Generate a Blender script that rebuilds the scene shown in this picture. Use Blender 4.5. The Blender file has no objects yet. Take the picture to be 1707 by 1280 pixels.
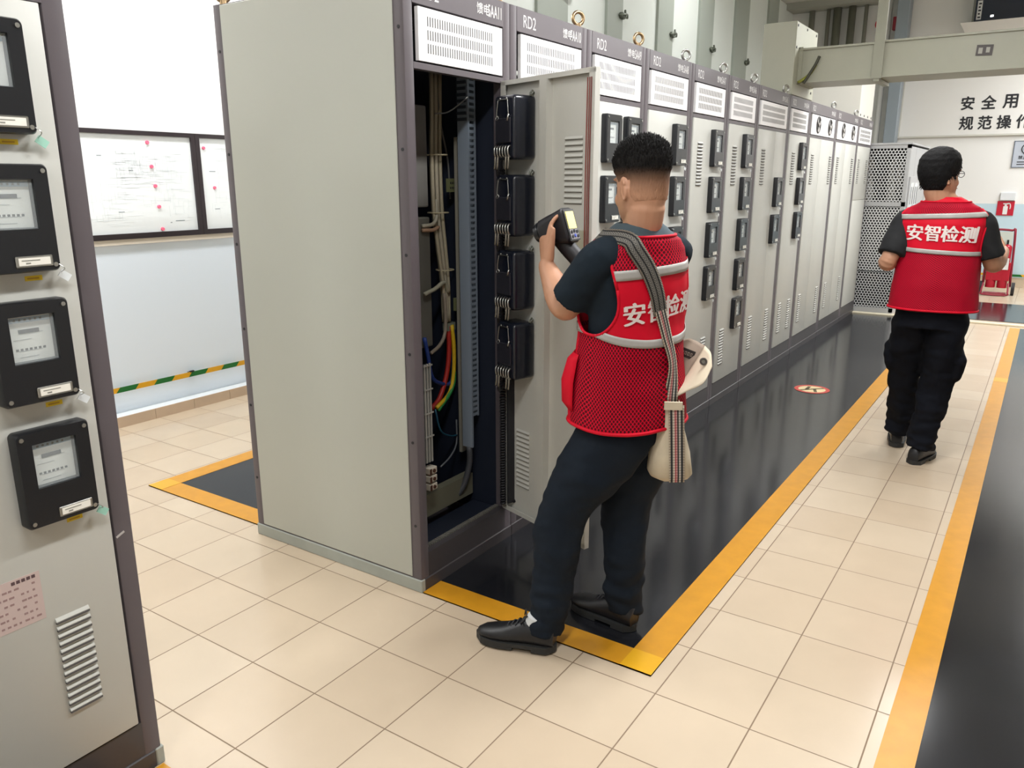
import bpy, bmesh, math, random
from math import sin, cos, pi, radians, sqrt
from mathutils import Vector, Matrix, Euler, noise
random.seed(7)
SC = bpy.context.scene
COL = SC.collection
# ------------------------------------------------------------------ camera, world, exposure
cam_data = bpy.data.cameras.new('camera')
cam_data.sensor_fit = 'HORIZONTAL'; cam_data.sensor_width = 36.0
cam_data.lens = 27.6237; cam_data.clip_start = 0.02; cam_data.clip_end = 100
cam = bpy.data.objects.new('camera', cam_data); COL.objects.link(cam)
cam.location = (-2.12588, -1.85425, 1.57509)
cam.rotation_euler = (radians(75.5095), radians(0.0645), radians(-56.1810))
SC.camera = cam
SC.view_settings.view_transform = 'Standard'
SC.view_settings.look = 'None'
SC.view_settings.gamma = 1.0
SC.view_settings.use_curve_mapping = False
SC.view_settings.exposure = 0.33
world = bpy.data.worlds.new('world'); SC.world = world
world.use_nodes = True
bgn = world.node_tree.nodes['Background']
bgn.inputs[0].default_value = (0.9, 0.95, 1.0, 1); bgn.inputs[1].default_value = 0.25

CEIL = 4.3
# lamp rows: (x, y, z, length along x, power)
LAMPS = [(-3.6, -1.25, 3.2, 1.25, 30), (-1.3, -1.25, 3.2, 1.25, 28), (1.0, -1.25, 3.2, 1.25, 56), (2.9, -1.25, 3.3, 1.25, 22), (6.2, -1.25, 3.55, 1.25, 60), (7.4, -2.9, 3.9, 1.25, 56), (9.4, -2.9, 3.9, 1.25, 66), (11.0, -2.9, 3.9, 1.25, 60),  # far lamps off to the right are unseen, added to brighten the far end
         (-3.0, 2.2, 3.5, 1.25, 30), (-0.6, 2.2, 3.5, 1.25, 34), (1.0, 2.4, 3.5, 1.25, 32), (4.2, 1.3, 4.1, 1.25, 14), (7.2, 1.3, 4.15, 1.25, 14)]  # the high pair ending the list is added unseen to brighten the wall panels

# ------------------------------------------------------------------ helpers
def lin(h):
    h = h.lstrip('#')
    out = []
    for i in (0, 2, 4):
        c = int(h[i:i+2], 16) / 255
        out.append(c/12.92 if c <= .04045 else ((c+.055)/1.055)**2.4)
    return (*out, 1)
MATS = {}
def mat(name, col, rough=.5, metal=0, spec=.5, vary=0, scale=8, bump=0, bscale=200, coat=0, emit=0, trans=0, alpha=1):
    if name in MATS: return MATS[name]
    m = bpy.data.materials.new(name); m.use_nodes = True
    nt = m.node_tree; b = nt.nodes['Principled BSDF']
    c = lin(col) if isinstance(col, str) else (*col, 1)
    b.inputs['Base Color'].default_value = c
    b.inputs['Roughness'].default_value = rough
    b.inputs['Metallic'].default_value = metal
    b.inputs['Specular IOR Level'].default_value = spec
    b.inputs['Coat Weight'].default_value = coat
    b.inputs['Transmission Weight'].default_value = trans
    b.inputs['Alpha'].default_value = alpha
    if emit:
        b.inputs['Emission Color'].default_value = c; b.inputs['Emission Strength'].default_value = emit
    tc = nt.nodes.new('ShaderNodeTexCoord')
    if vary:
        n = nt.nodes.new('ShaderNodeTexNoise'); n.inputs['Scale'].default_value = scale; n.inputs['Detail'].default_value = 5
        nt.links.new(tc.outputs['Object'], n.inputs['Vector'])
        r = nt.nodes.new('ShaderNodeMapRange'); r.inputs['From Min'].default_value = .3; r.inputs['From Max'].default_value = .7
        r.inputs['To Min'].default_value = 1-vary; r.inputs['To Max'].default_value = 1+vary
        nt.links.new(n.outputs['Fac'], r.inputs['Value'])
        mx = nt.nodes.new('ShaderNodeVectorMath'); mx.operation = 'SCALE'; mx.inputs[0].default_value = c[:3]
        nt.links.new(r.outputs[0], mx.inputs['Scale']); nt.links.new(mx.outputs[0], b.inputs['Base Color'])
    if bump:
        n2 = nt.nodes.new('ShaderNodeTexNoise'); n2.inputs['Scale'].default_value = bscale
        nt.links.new(tc.outputs['Object'], n2.inputs['Vector'])
        bp = nt.nodes.new('ShaderNodeBump'); bp.inputs['Strength'].default_value = bump; bp.inputs['Distance'].default_value = .002
        nt.links.new(n2.outputs['Fac'], bp.inputs['Height']); nt.links.new(bp.outputs[0], b.inputs['Normal'])
    MATS[name] = m
    return m

class MB:
    """collects shapes into one mesh"""
    def __init__(s): s.v = []; s.f = []; s.mi = []; s.uv = None; s.cur = 0
    def add(s, vs, fs):
        o = len(s.v); s.v += [tuple(v) for v in vs]
        for f in fs: s.f.append(tuple(i+o for i in f)); s.mi.append(s.cur)
        return s
    def box(s, x0, x1, y0, y1, z0, z1):
        v = [(x0,y0,z0),(x1,y0,z0),(x1,y1,z0),(x0,y1,z0),(x0,y0,z1),(x1,y0,z1),(x1,y1,z1),(x0,y1,z1)]
        return s.add(v, [(0,3,2,1),(4,5,6,7),(0,1,5,4),(1,2,6,5),(2,3,7,6),(3,0,4,7)])
    def obox(s, c, ax, ay, az, hx, hy, hz):
        c = Vector(c); ax, ay, az = Vector(ax), Vector(ay), Vector(az)
        v = [c+ax*hx*i+ay*hy*j+az*hz*k for k in (-1,1) for (i,j) in ((-1,-1),(1,-1),(1,1),(-1,1))]
        return s.add(v, [(0,3,2,1),(4,5,6,7),(0,1,5,4),(1,2,6,5),(2,3,7,6),(3,0,4,7)])
    def rbox(s, x0, x1, y0, y1, z0, z1, r=.01, seg=2, edges='all'):
        bm = bmesh.new()
        bmesh.ops.create_cube(bm, size=1)
        for v in bm.verts:
            v.co = Vector((x0+(v.co.x+.5)*(x1-x0), y0+(v.co.y+.5)*(y1-y0), z0+(v.co.z+.5)*(z1-z0)))
        es = bm.edges[:]
        if edges != 'all':
            k = 'xyz'.index(edges)
            es = [e for e in es if abs((e.verts[0].co-e.verts[1].co).normalized()[k]) > .9]
        bmesh.ops.bevel(bm, geom=es, offset=r, segments=seg, affect='EDGES', profile=.5)
        bm.verts.index_update()
        s.add([v.co[:] for v in bm.verts], [[v.index for v in f.verts] for f in bm.faces]); bm.free()
        return s
    def cyl(s, p0, p1, r0, r1=None, n=16, caps=True):
        r1 = r0 if r1 is None else r1
        p0, p1 = Vector(p0), Vector(p1); d = (p1-p0).normalized()
        a = d.orthogonal().normalized(); b = d.cross(a)
        vs = [p0+(a*cos(2*pi*i/n)+b*sin(2*pi*i/n))*r0 for i in range(n)]+[p1+(a*cos(2*pi*i/n)+b*sin(2*pi*i/n))*r1 for i in range(n)]
        fs = [(i,(i+1)%n,n+(i+1)%n,n+i) for i in range(n)]
        if caps: fs += [tuple(reversed(range(n))), tuple(range(n,2*n))]
        return s.add(vs, fs)
    def loft(s, rings, cap=True, closed=True):
        n = len(rings[0]); vs = [p for r in rings for p in r]; fs = []
        m = n if closed else n-1
        for k in range(len(rings)-1):
            for i in range(m):
                j = (i+1) % n
                fs.append((k*n+i, k*n+j, (k+1)*n+j, (k+1)*n+i))
        if cap and closed:
            fs.append(tuple(reversed(range(n)))); fs.append(tuple(range((len(rings)-1)*n, len(rings)*n)))
        return s.add(vs, fs)
    def tube(s, pts, r, n=8, sub=4, smooth=True):
        P = spline(pts, sub) if smooth and len(pts) > 2 else [Vector(p) for p in pts]
        rings = []; a = None
        for i, p in enumerate(P):
            d = (P[min(i+1, len(P)-1)]-P[max(i-1, 0)]).normalized()
            if a is None: a = d.orthogonal().normalized()
            else:
                a = a-d*a.dot(d); a = a.normalized() if a.length > 1e-6 else d.orthogonal().normalized()
            b = d.cross(a)
            rr = r if not isinstance(r, (list, tuple)) else r[0]+(r[1]-r[0])*i/(len(P)-1)
            rings.append([p+(a*cos(2*pi*k/n)+b*sin(2*pi*k/n))*rr for k in range(n)])
        return s.loft(rings)
    def limb(s, pts, rad, n=16, ref=(0,0,1), sub=5, round0=True, round1=True):
        """tapering limb; rad entries r or (r_ref, r_side)"""
        R = [(r, r) if not isinstance(r, (tuple, list)) else r for r in rad]
        Q = spline([(*p, ) for p in pts], sub) if len(pts) > 2 else lerp_pts(pts, sub)
        RR = interp([Vector((r[0], r[1], 0)) for r in R], sub)
        ref = Vector(ref); rings = []
        for i, p in enumerate(Q):
            d = (Q[min(i+1, len(Q)-1)]-Q[max(i-1, 0)]).normalized()
            a = ref-d*ref.dot(d)
            a = a.normalized() if a.length > 1e-4 else d.orthogonal().normalized()
            b = d.cross(a)
            def ring(c, k, a=a, b=b, i=i): return [c+a*cos(2*pi*t/n)*RR[i].x*k+b*sin(2*pi*t/n)*RR[i].y*k for t in range(n)]
            if i == 0 and round0:
                m = min(RR[0].x, RR[0].y)
                for q in (.15, .5, .8): rings.append(ring(p-d*m*sqrt(1-q*q)*.9, q))
            rings.append(ring(p, 1))
            if i == len(Q)-1 and round1:
                m = min(RR[i].x, RR[i].y)
                for q in (.8, .5, .15): rings.append(ring(p+d*m*sqrt(1-q*q)*.9, q))
        return s.loft(rings)
    def ell(s, c, rx, ry, rz, M=None, n=20, m=12):
        c = Vector(c); M = M or Matrix.Identity(3); rings = []
        for k in range(1, m):
            t = pi*k/m-pi/2
            rings.append([c+M@Vector((rx*cos(t)*cos(2*pi*i/n), ry*cos(t)*sin(2*pi*i/n), rz*sin(t))) for i in range(n)])
        return s.loft(rings)
    def torus(s, c, R, r, ax=(0,1,0), n=24, m=8):
        c = Vector(c); d = Vector(ax).normalized(); a = d.orthogonal().normalized(); b = d.cross(a); vs = []; fs = []
        for i in range(n):
            e = a*cos(2*pi*i/n)+b*sin(2*pi*i/n)
            for j in range(m): vs.append(c+e*(R+r*cos(2*pi*j/m))+d*r*sin(2*pi*j/m))
        for i in range(n):
            for j in range(m):
                fs.append((i*m+j, ((i+1)%n)*m+j, ((i+1)%n)*m+(j+1)%m, i*m+(j+1)%m))
        return s.add(vs, fs)
    def poly(s, pts, thick_vec):
        n = len(pts); t = Vector(thick_vec)
        vs = [Vector(p) for p in pts]+[Vector(p)+t for p in pts]
        return s.add(vs, [tuple(reversed(range(n))), tuple(range(n, 2*n))]+[(i,(i+1)%n,n+(i+1)%n,n+i) for i in range(n)])
    def mesh(s, name, mats, smooth=False, recalc=True, angle=None):
        me = bpy.data.meshes.new(name); me.from_pydata(s.v, [], s.f)
        for m in (mats if isinstance(mats, (list, tuple)) else [mats]): me.materials.append(m)
        me.polygons.foreach_set('material_index', s.mi)
        if recalc:
            bm = bmesh.new(); bm.from_mesh(me); bmesh.ops.recalc_face_normals(bm, faces=bm.faces[:]); bm.to_mesh(me); bm.free()
        if smooth:
            me.polygons.foreach_set('use_smooth', [True]*len(me.polygons))
            if angle: me.set_sharp_from_angle(angle=radians(angle))
        me.update()
        return me
    def obj(s, name, mats, parent=None, smooth=False, angle=None, recalc=True):
        return link(name, s.mesh(name, mats, smooth, recalc, angle), parent)

def link(name, me, parent=None):
    o = bpy.data.objects.new(name, me); COL.objects.link(o)
    if parent is not None: o.parent = parent
    return o
def spline(pts, sub):
    P = [Vector(p) for p in pts]; out = []
    for i in range(len(P)-1):
        p0 = P[i-1] if i > 0 else P[i]*2-P[i+1]; p1 = P[i]; p2 = P[i+1]; p3 = P[i+2] if i+2 < len(P) else P[i+1]*2-P[i]
        for k in range(sub):
            t = k/sub
            out.append(.5*((2*p1)+(p2-p0)*t+(2*p0-5*p1+4*p2-p3)*t*t+(3*p1-p0-3*p2+p3)*t**3))
    out.append(P[-1]); return out
def interp(P, sub):
    out = []
    for i in range(len(P)-1):
        for k in range(sub): out.append(P[i].lerp(P[i+1], k/sub))
    out.append(P[-1]); return out
def lerp_pts(P, sub): return interp([Vector(p) for p in P], sub)
def tag(o, label, cat, group=None, kind=None):
    if label: o['label'] = label
    if cat: o['category'] = cat
    if group: o['group'] = group
    if kind: o['kind'] = kind
    return o
def struct(o): o['kind'] = 'structure'; return o
def empty(name, loc, label=None, cat=None, group=None, rotz=0):
    o = bpy.data.objects.new(name, None); COL.objects.link(o); o.location = loc; o.rotation_euler = (0, 0, rotz)
    o.empty_display_size = .1
    return tag(o, label, cat, group)
def copy_tree(o, parent=None):
    c = o.copy(); COL.objects.link(c)
    if parent is not None: c.parent = parent
    for ch in list(o.children): copy_tree(ch, c)
    return c
def text_mesh(body, h=None, w=None, bold=0, thick=.0004, cuts=0, align='CENTER', sx=1):
    cu = bpy.data.curves.new('lettering', 'FONT'); cu.body = body; cu.size = 1; cu.offset = bold; cu.extrude = 0
    o = bpy.data.objects.new('lettering', cu); COL.objects.link(o)
    dg = bpy.context.evaluated_depsgraph_get()
    me = bpy.data.meshes.new_from_object(o.evaluated_get(dg))
    bpy.data.objects.remove(o); bpy.data.curves.remove(cu)
    bm = bmesh.new(); bm.from_mesh(me); bpy.data.meshes.remove(me)
    xs = [v.co.x for v in bm.verts]; ys = [v.co.y for v in bm.verts]
    x0, x1, y0, y1 = min(xs), max(xs), min(ys), max(ys)
    k = h/(y1-y0) if h else w/(x1-x0); kx = (w/(x1-x0)) if w else k*sx
    ox = {'CENTER': (x0+x1)/2, 'LEFT': x0, 'RIGHT': x1}[align]
    for v in bm.verts: v.co = Vector(((v.co.x-ox)*kx, (v.co.y-(y0+y1)/2)*k, 0))
    if cuts:
        W = (x1-x0)*kx; H = (y1-y0)*k
        for i in range(1, cuts):
            bmesh.ops.bisect_plane(bm, geom=bm.verts[:]+bm.edges[:]+bm.faces[:], plane_co=(-W/2+W*i/cuts, 0, 0), plane_no=(1,0,0))
        for i in range(1, 6):
            bmesh.ops.bisect_plane(bm, geom=bm.verts[:]+bm.edges[:]+bm.faces[:], plane_co=(0, -H/2+H*i/6, 0), plane_no=(0,1,0))
    bm.verts.index_update()
    d = ([v.co.copy() for v in bm.verts], [[v.index for v in f.verts] for f in bm.faces]); bm.free()
    return d
def put_text(mb, body, origin, xdir, ydir, **kw):
    b = kw.pop('bold', 0)
    vs, fs = text_mesh(body, **kw); o = Vector(origin); X = Vector(xdir); Y = Vector(ydir); N_ = X.cross(Y)*.0001; q = kw['h']*b*1.6
    for i, (dx, dy) in enumerate(((0, 0), (q, 0), (-q, 0), (0, q), (0, -q)) if b else ((0, 0),)):
        mb.add([o+X*(v.x+dx)+Y*(v.y+dy)+N_*i for v in vs], fs)
def fuse(mb, voxel, smooth=4, mats=None, name='m', disp=None):
    me = mb.mesh('tmp', [], recalc=True); o = link('tmp', me)
    r = o.modifiers.new('r', 'REMESH'); r.mode = 'VOXEL'; r.voxel_size = voxel
    if smooth:
        s = o.modifiers.new('s', 'SMOOTH'); s.factor = .5; s.iterations = smooth
    dg = bpy.context.evaluated_depsgraph_get()
    out = bpy.data.meshes.new_from_object(o.evaluated_get(dg)); out.name = name
    bpy.data.objects.remove(o); bpy.data.meshes.remove(me)
    out.materials.clear()
    for m in (mats if isinstance(mats, (list, tuple)) else [mats]): out.materials.append(m)
    out.polygons.foreach_set('use_smooth', [True]*len(out.polygons))
    if disp:
        ns = [v.normal.copy() for v in out.vertices]
        for v, n in zip(out.vertices, ns): v.co = v.co+n*disp(v.co)
    out.update()
    return out

# ------------------------------------------------------------------ materials
M_cab = mat('cabinet_paint', '#c4c4bd', .38, vary=.02, scale=3)
M_cabin = mat('cabinet_side_paint', '#b6b8ae', .42, vary=.02, scale=2)
M_kick = mat('kick_paint', '#454143', .4)
M_frame = mat('frame_paint', '#5e575b', .42, vary=.03, scale=4)
M_vent = mat('vent_panel_paint', '#f3f1f1', .4)
M_seam = mat('seam_dark', '#2c2a2b', .6)
M_plinth = mat('plinth_paint', '#a3a79f', .5, vary=.06, scale=10)
M_slot = mat('slot_shadow', '#5a5857', .8)
M_black = mat('black_plastic', '#14161b', .33, coat=.1)
M_navy = mat('meter_housing', '#141824', .3, coat=.3)
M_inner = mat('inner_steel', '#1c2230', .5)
M_white = mat('white_card', '#e8e8e6', .5)
M_steel = mat('steel', '#b8b8b4', .3, metal=1)
M_brass = mat('plated_steel', '#b59b78', .3, metal=1)
M_yellow = mat('yellow_label', '#e2c313', .5)
M_dark = mat('dark_ink', '#222226', .6)
M_letter = mat('header_lettering', '#d8d6d4', .5)
M_tagw = mat('seal_tag_white', '#dfe3e4', .5)
M_tagg = mat('seal_tag_green', '#9fd0bd', .5)
M_galv = mat('galvanised', '#8d9188', .42, metal=.4, vary=.08, scale=20)
def glassmat(name, col, alpha, rough=.05):
    return mat(name, col, rough, spec=.6, alpha=alpha)
M_glass = glassmat('meter_window_glass', '#9fb0b2', .18)

def tile_material():
    m = bpy.data.materials.new('floor_tiles'); m.use_nodes = True; nt = m.node_tree; N = nt.nodes; L = nt.links
    b = N['Principled BSDF']; tc = N.new('ShaderNodeTexCoord'); sep = N.new('ShaderNodeSeparateXYZ'); L.new(tc.outputs['Object'], sep.inputs[0])
    def math_(op, a, c=None, cl=False):
        n = N.new('ShaderNodeMath'); n.operation = op; n.use_clamp = cl
        for i, v in enumerate((a, c)):
            if v is None: continue
            if isinstance(v, (int, float)): n.inputs[i].default_value = v
            else: L.new(v, n.inputs[i])
        return n.outputs[0]
    cells = []; dist = []
    for out, off in ((sep.outputs['X'], -.0729), (sep.outputs['Y'], .1761)):
        q = math_('DIVIDE', math_('SUBTRACT', out, off), .3)
        cells.append(math_('FLOOR', q))
        fr = math_('FRACT', q)
        dist.append(math_('MINIMUM', fr, math_('SUBTRACT', 1, fr)))
    d = math_('MINIMUM', dist[0], dist[1])
    line = N.new('ShaderNodeMapRange'); line.inputs['From Min'].default_value = .005; line.inputs['From Max'].default_value = .009
    L.new(d, line.inputs['Value'])
    cmb = N.new('ShaderNodeCombineXYZ'); L.new(cells[0], cmb.inputs[0]); L.new(cells[1], cmb.inputs[1])
    wn = N.new('ShaderNodeTexWhiteNoise'); wn.noise_dimensions = '2D'; L.new(cmb.outputs[0], wn.inputs['Vector'])
    mix = N.new('ShaderNodeMix'); mix.data_type = 'RGBA'; mix.inputs['A'].default_value = lin('#cfbba2'); mix.inputs['B'].default_value = lin('#d6c4ac')
    L.new(wn.outputs['Value'], mix.inputs['Factor'])
    ns = N.new('ShaderNodeTexNoise'); ns.inputs['Scale'].default_value = 5; ns.inputs['Detail'].default_value = 4; L.new(tc.outputs['Object'], ns.inputs['Vector'])
    mx = N.new('ShaderNodeMix'); mx.data_type = 'RGBA'; mx.blend_type = 'MULTIPLY'; mx.inputs['Factor'].default_value = .12
    L.new(mix.outputs['Result'], mx.inputs['A']); L.new(ns.outputs['Fac'], mx.inputs['B'])
    fin = N.new('ShaderNodeMix'); fin.data_type = 'RGBA'; fin.inputs['A'].default_value = lin('#85705a')
    L.new(mx.outputs['Result'], fin.inputs['B']); L.new(line.outputs[0], fin.inputs['Factor']); L.new(fin.outputs['Result'], b.inputs['Base Color'])
    rr = N.new('ShaderNodeMapRange'); rr.inputs['To Min'].default_value = .7; rr.inputs['To Max'].default_value = .24; L.new(line.outputs[0], rr.inputs['Value']); L.new(rr.outputs[0], b.inputs['Roughness'])
    bp = N.new('ShaderNodeBump'); bp.inputs['Strength'].default_value = .4; bp.inputs['Distance'].default_value = .002; L.new(line.outputs[0], bp.inputs['Height']); L.new(bp.outputs[0], b.inputs['Normal'])
    return m
M_tile = tile_material()
def wall_material(name, upper, lower, zb, rough=.55):
    m = bpy.data.materials.new(name); m.use_nodes = True; nt = m.node_tree; N = nt.nodes; L = nt.links; b = N['Principled BSDF']
    g = N.new('ShaderNodeNewGeometry'); sp = N.new('ShaderNodeSeparateXYZ'); L.new(g.outputs['Position'], sp.inputs[0])
    gt = N.new('ShaderNodeMath'); gt.operation = 'GREATER_THAN'; gt.inputs[1].default_value = zb; L.new(sp.outputs['Z'], gt.inputs[0])
    mx = N.new('ShaderNodeMix'); mx.data_type = 'RGBA'; mx.inputs['A'].default_value = lin(lower); mx.inputs['B'].default_value = lin(upper)
    L.new(gt.outputs[0], mx.inputs['Factor']); L.new(mx.outputs['Result'], b.inputs['Base Color']); b.inputs['Roughness'].default_value = rough
    ns = N.new('ShaderNodeTexNoise'); ns.inputs['Scale'].default_value = 60; L.new(g.outputs['Position'], ns.inputs['Vector'])
    bp = N.new('ShaderNodeBump'); bp.inputs['Strength'].default_value = .05; L.new(ns.outputs['Fac'], bp.inputs['Height']); L.new(bp.outputs[0], b.inputs['Normal'])
    return m
M_wall = wall_material('painted_wall', '#f4f3f1', '#e6f0fb', 1.19)
M_wallfar = wall_material('painted_far_wall', '#f0efec', '#c3dbe6', 1.234)
M_wallw = mat('white_wall', '#efefec', .6)

# ------------------------------------------------------------------ large structure
struct(MB().box(-6.5, 12.3, -7, 3.6, -.1, 0).obj('floor', M_tile))
struct(MB().box(-6.5, 12.3, -7, 3.6, CEIL, CEIL+.1).obj('ceiling', mat('ceiling_paint', '#d5d3ca', .7)))
struct(MB().box(-6.5, 12.3, 3.15, 3.3, 0, CEIL).obj('wall_left', M_wall))
struct(MB().box(12.0, 12.15, -7, 3.3, 0, CEIL).obj('wall_far', M_wallfar))
struct(MB().box(-6.5, 12.3, -7.1, -6.9, 0, CEIL).obj('wall_right', M_wallw))
struct(MB().box(-6.6, -6.4, -7, 3.3, 0, CEIL).obj('wall_near', M_wallw))
struct(MB().box(2.1, 12.0, 2.1, 3.15, 0, CEIL).obj('wall_recess', M_wallw))
# tiled curb along the left wall
led = MB(); led.box(-6.4, 2.1, 3.05, 3.15, 0, .07)
struct(led.obj('trim_1', mat('curb_cap', '#e6ebee', .5)))
cb = MB(); x = -6.4
tj = .0
k = 0
while x < 2.1:
    cb.box(x+.0015, min(x+.2985, 2.1), 3.042, 3.05, 0, .071); x += .3
struct(cb.obj('baseboard_left', mat('curb_tile', '#cbb49c', .35, vary=.05, scale=6)))
struct(MB().box(11.985, 12.0, -7, .0, 0, .15).obj('baseboard_far', mat('skirting_far', '#cdbda6', .4)))
# beige strip put in for the line of shadow under the boards
struct(MB().box(-6.4, 2.1, 3.128, 3.15, 1.175, 1.215).obj('shadow_strip', mat('shadow_line', '#d9cfc0', .6)))

def ceiling_lamp(x, y, z, ln, w, i):
    row = 'over the aisle' if y < 0 else 'over the passage behind the cabinets'
    e = empty('ceiling_light', (x, y, z), 'unseen long white fluorescent ceiling lamp hung %s, number-free row' % row, 'lamp', 'ceiling lamps '+row)
    e['label'] = 'unseen long white fluorescent batten hung from the ceiling '+row
    m = MB(); m.box(-ln/2, ln/2, -.09, .09, 0, .05); m.obj('housing', M_white, e)
    for s in (-1, 1): MB().cyl((s*(ln/2-.1), 0, .05), (s*(ln/2-.1), 0, CEIL-z), .006).obj('hanger_rod', M_steel, e)
    m = MB(); m.cyl((-ln/2+.03, 0, -.02), (ln/2-.03, 0, -.02), .014); m.obj('tube', mat('lamp_tube', '#ffffff', .4, emit=22), e)
    ld = bpy.data.lights.new('tube_light', 'AREA'); ld.shape = 'RECTANGLE'; ld.size = ln; ld.size_y = .18; ld.energy = w; ld.color = (.985, .995, 1.0)
    lo = bpy.data.objects.new('tube_light', ld); COL.objects.link(lo); lo.parent = e; lo.location = (0, 0, -.045)
for i, L_ in enumerate(LAMPS): ceiling_lamp(*L_, i)

# ------------------------------------------------------------------ floor mats with yellow edging tape
M_rub = mat('rubber_mat', '#1d1e22', .14, spec=.38, vary=.14, scale=3, bump=.12, bscale=7)
M_tape = mat('yellow_tape', '#cf9120', .32, vary=.06, scale=14)
M_tapeo = mat('yellow_tape_overlap', '#e0a81f', .3)
def floor_mat(label, x0, x1, y0, y1, tapes, group='rubber floor mats'):
    e = empty('rubber_mat', (x0, y0, 0), label, 'floor mat', group)
    MB().box(0, x1-x0, 0, y1-y0, 0, .005).obj('mat_sheet', M_rub, e)
    for (a, b, c, d, m, k) in tapes:
        MB().box(a-x0, b-x0, c-y0, d-y0, 0, .0054+.0004*k).obj('edging_tape', m, e)
floor_mat('long dark rubber mat on the aisle floor in front of the open cabinet row', 0.0, 8.12, -.976, -.0065,
          [(0, .11, -.976, -.0065, M_tape, 1), (0, 8.12, -.976, -.863, M_tape, 2), (0, .11, -.976, -.863, M_tapeo, 3)])
floor_mat('dark rubber mat at the right picture edge, tape along its left side', -3.2, 8.0, -3.6, -1.66,
          [(-3.2, 8.0, -1.755, -1.66, M_tape, 1), (5.15, 5.3, -1.756, -1.659, M_tapeo, 2)])
floor_mat('dark rubber mat behind the cabinet row with taped pointed corner showing', .055, 8.1, .985, 1.944,
          [(.055, .17, .985, 1.944, M_tape, 1), (.055, 8.1, 1.828, 1.944, M_tape, 2), (.055, .17, 1.828, 1.944, M_tapeo, 3)])
floor_mat('rubber mat in front of the metered cabinet at the left edge', -3.4, -1.125, -.92, -.012,
          [(-1.235, -1.125, -.92, -.012, M_tape, 1)])
floor_mat('dark rubber mat crossing the far end of the aisle by the trolley', 8.42, 10.0, -6.0, -.55, [])
# cream threshold strip at the end of the aisle
tag(MB().rbox(8.125, 8.19, -4.0, -.0, 0, .022, .006).obj('threshold_strip', mat('cream_strip', '#e6dcc2', .5)), 'cream raised strip across the floor at the far end of the aisle', 'threshold')
# round sticker on the mat
e = empty('floor_sticker', (4.07, -.505, .0058), 'round red and cream no-smoking style sticker on the long aisle mat', 'sticker')
def disc(mb, r0, r1, z, n=48):
    vs = []; fs = []
    for i in range(n):
        a = 2*pi*i/n; vs += [(r0*cos(a), r0*sin(a), z), (r1*cos(a), r1*sin(a), z)]
    for i in range(n): j = (i+1) % n; fs.append((2*i, 2*i+1, 2*j+1, 2*j))
    mb.add(vs, fs)
m = MB(); m.cyl((0,0,0), (0,0,.0006), .125, n=48); m.obj('backing', mat('sticker_cream', '#e9d3a4', .4), e)
m = MB(); disc(m, .1, .13, .0012); m.obj('ring', mat('sticker_red', '#c8433a', .4), e)
m = MB(); m.obox((0, 0, .0012), (.7,-.7,0), (.7,.7,0), (0,0,1), .1, .011, .0003)
m.obox((.02, .035, .0012), (1,0,0), (0,1,0), (0,0,1), .055, .012, .0003); m.obox((-.03, -.03, .0012), (.9,.3,0), (-.3,.9,0), (0,0,1), .05, .012, .0003)
m.obj('pictogram', mat('sticker_olive', '#55491f', .4), e)

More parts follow.
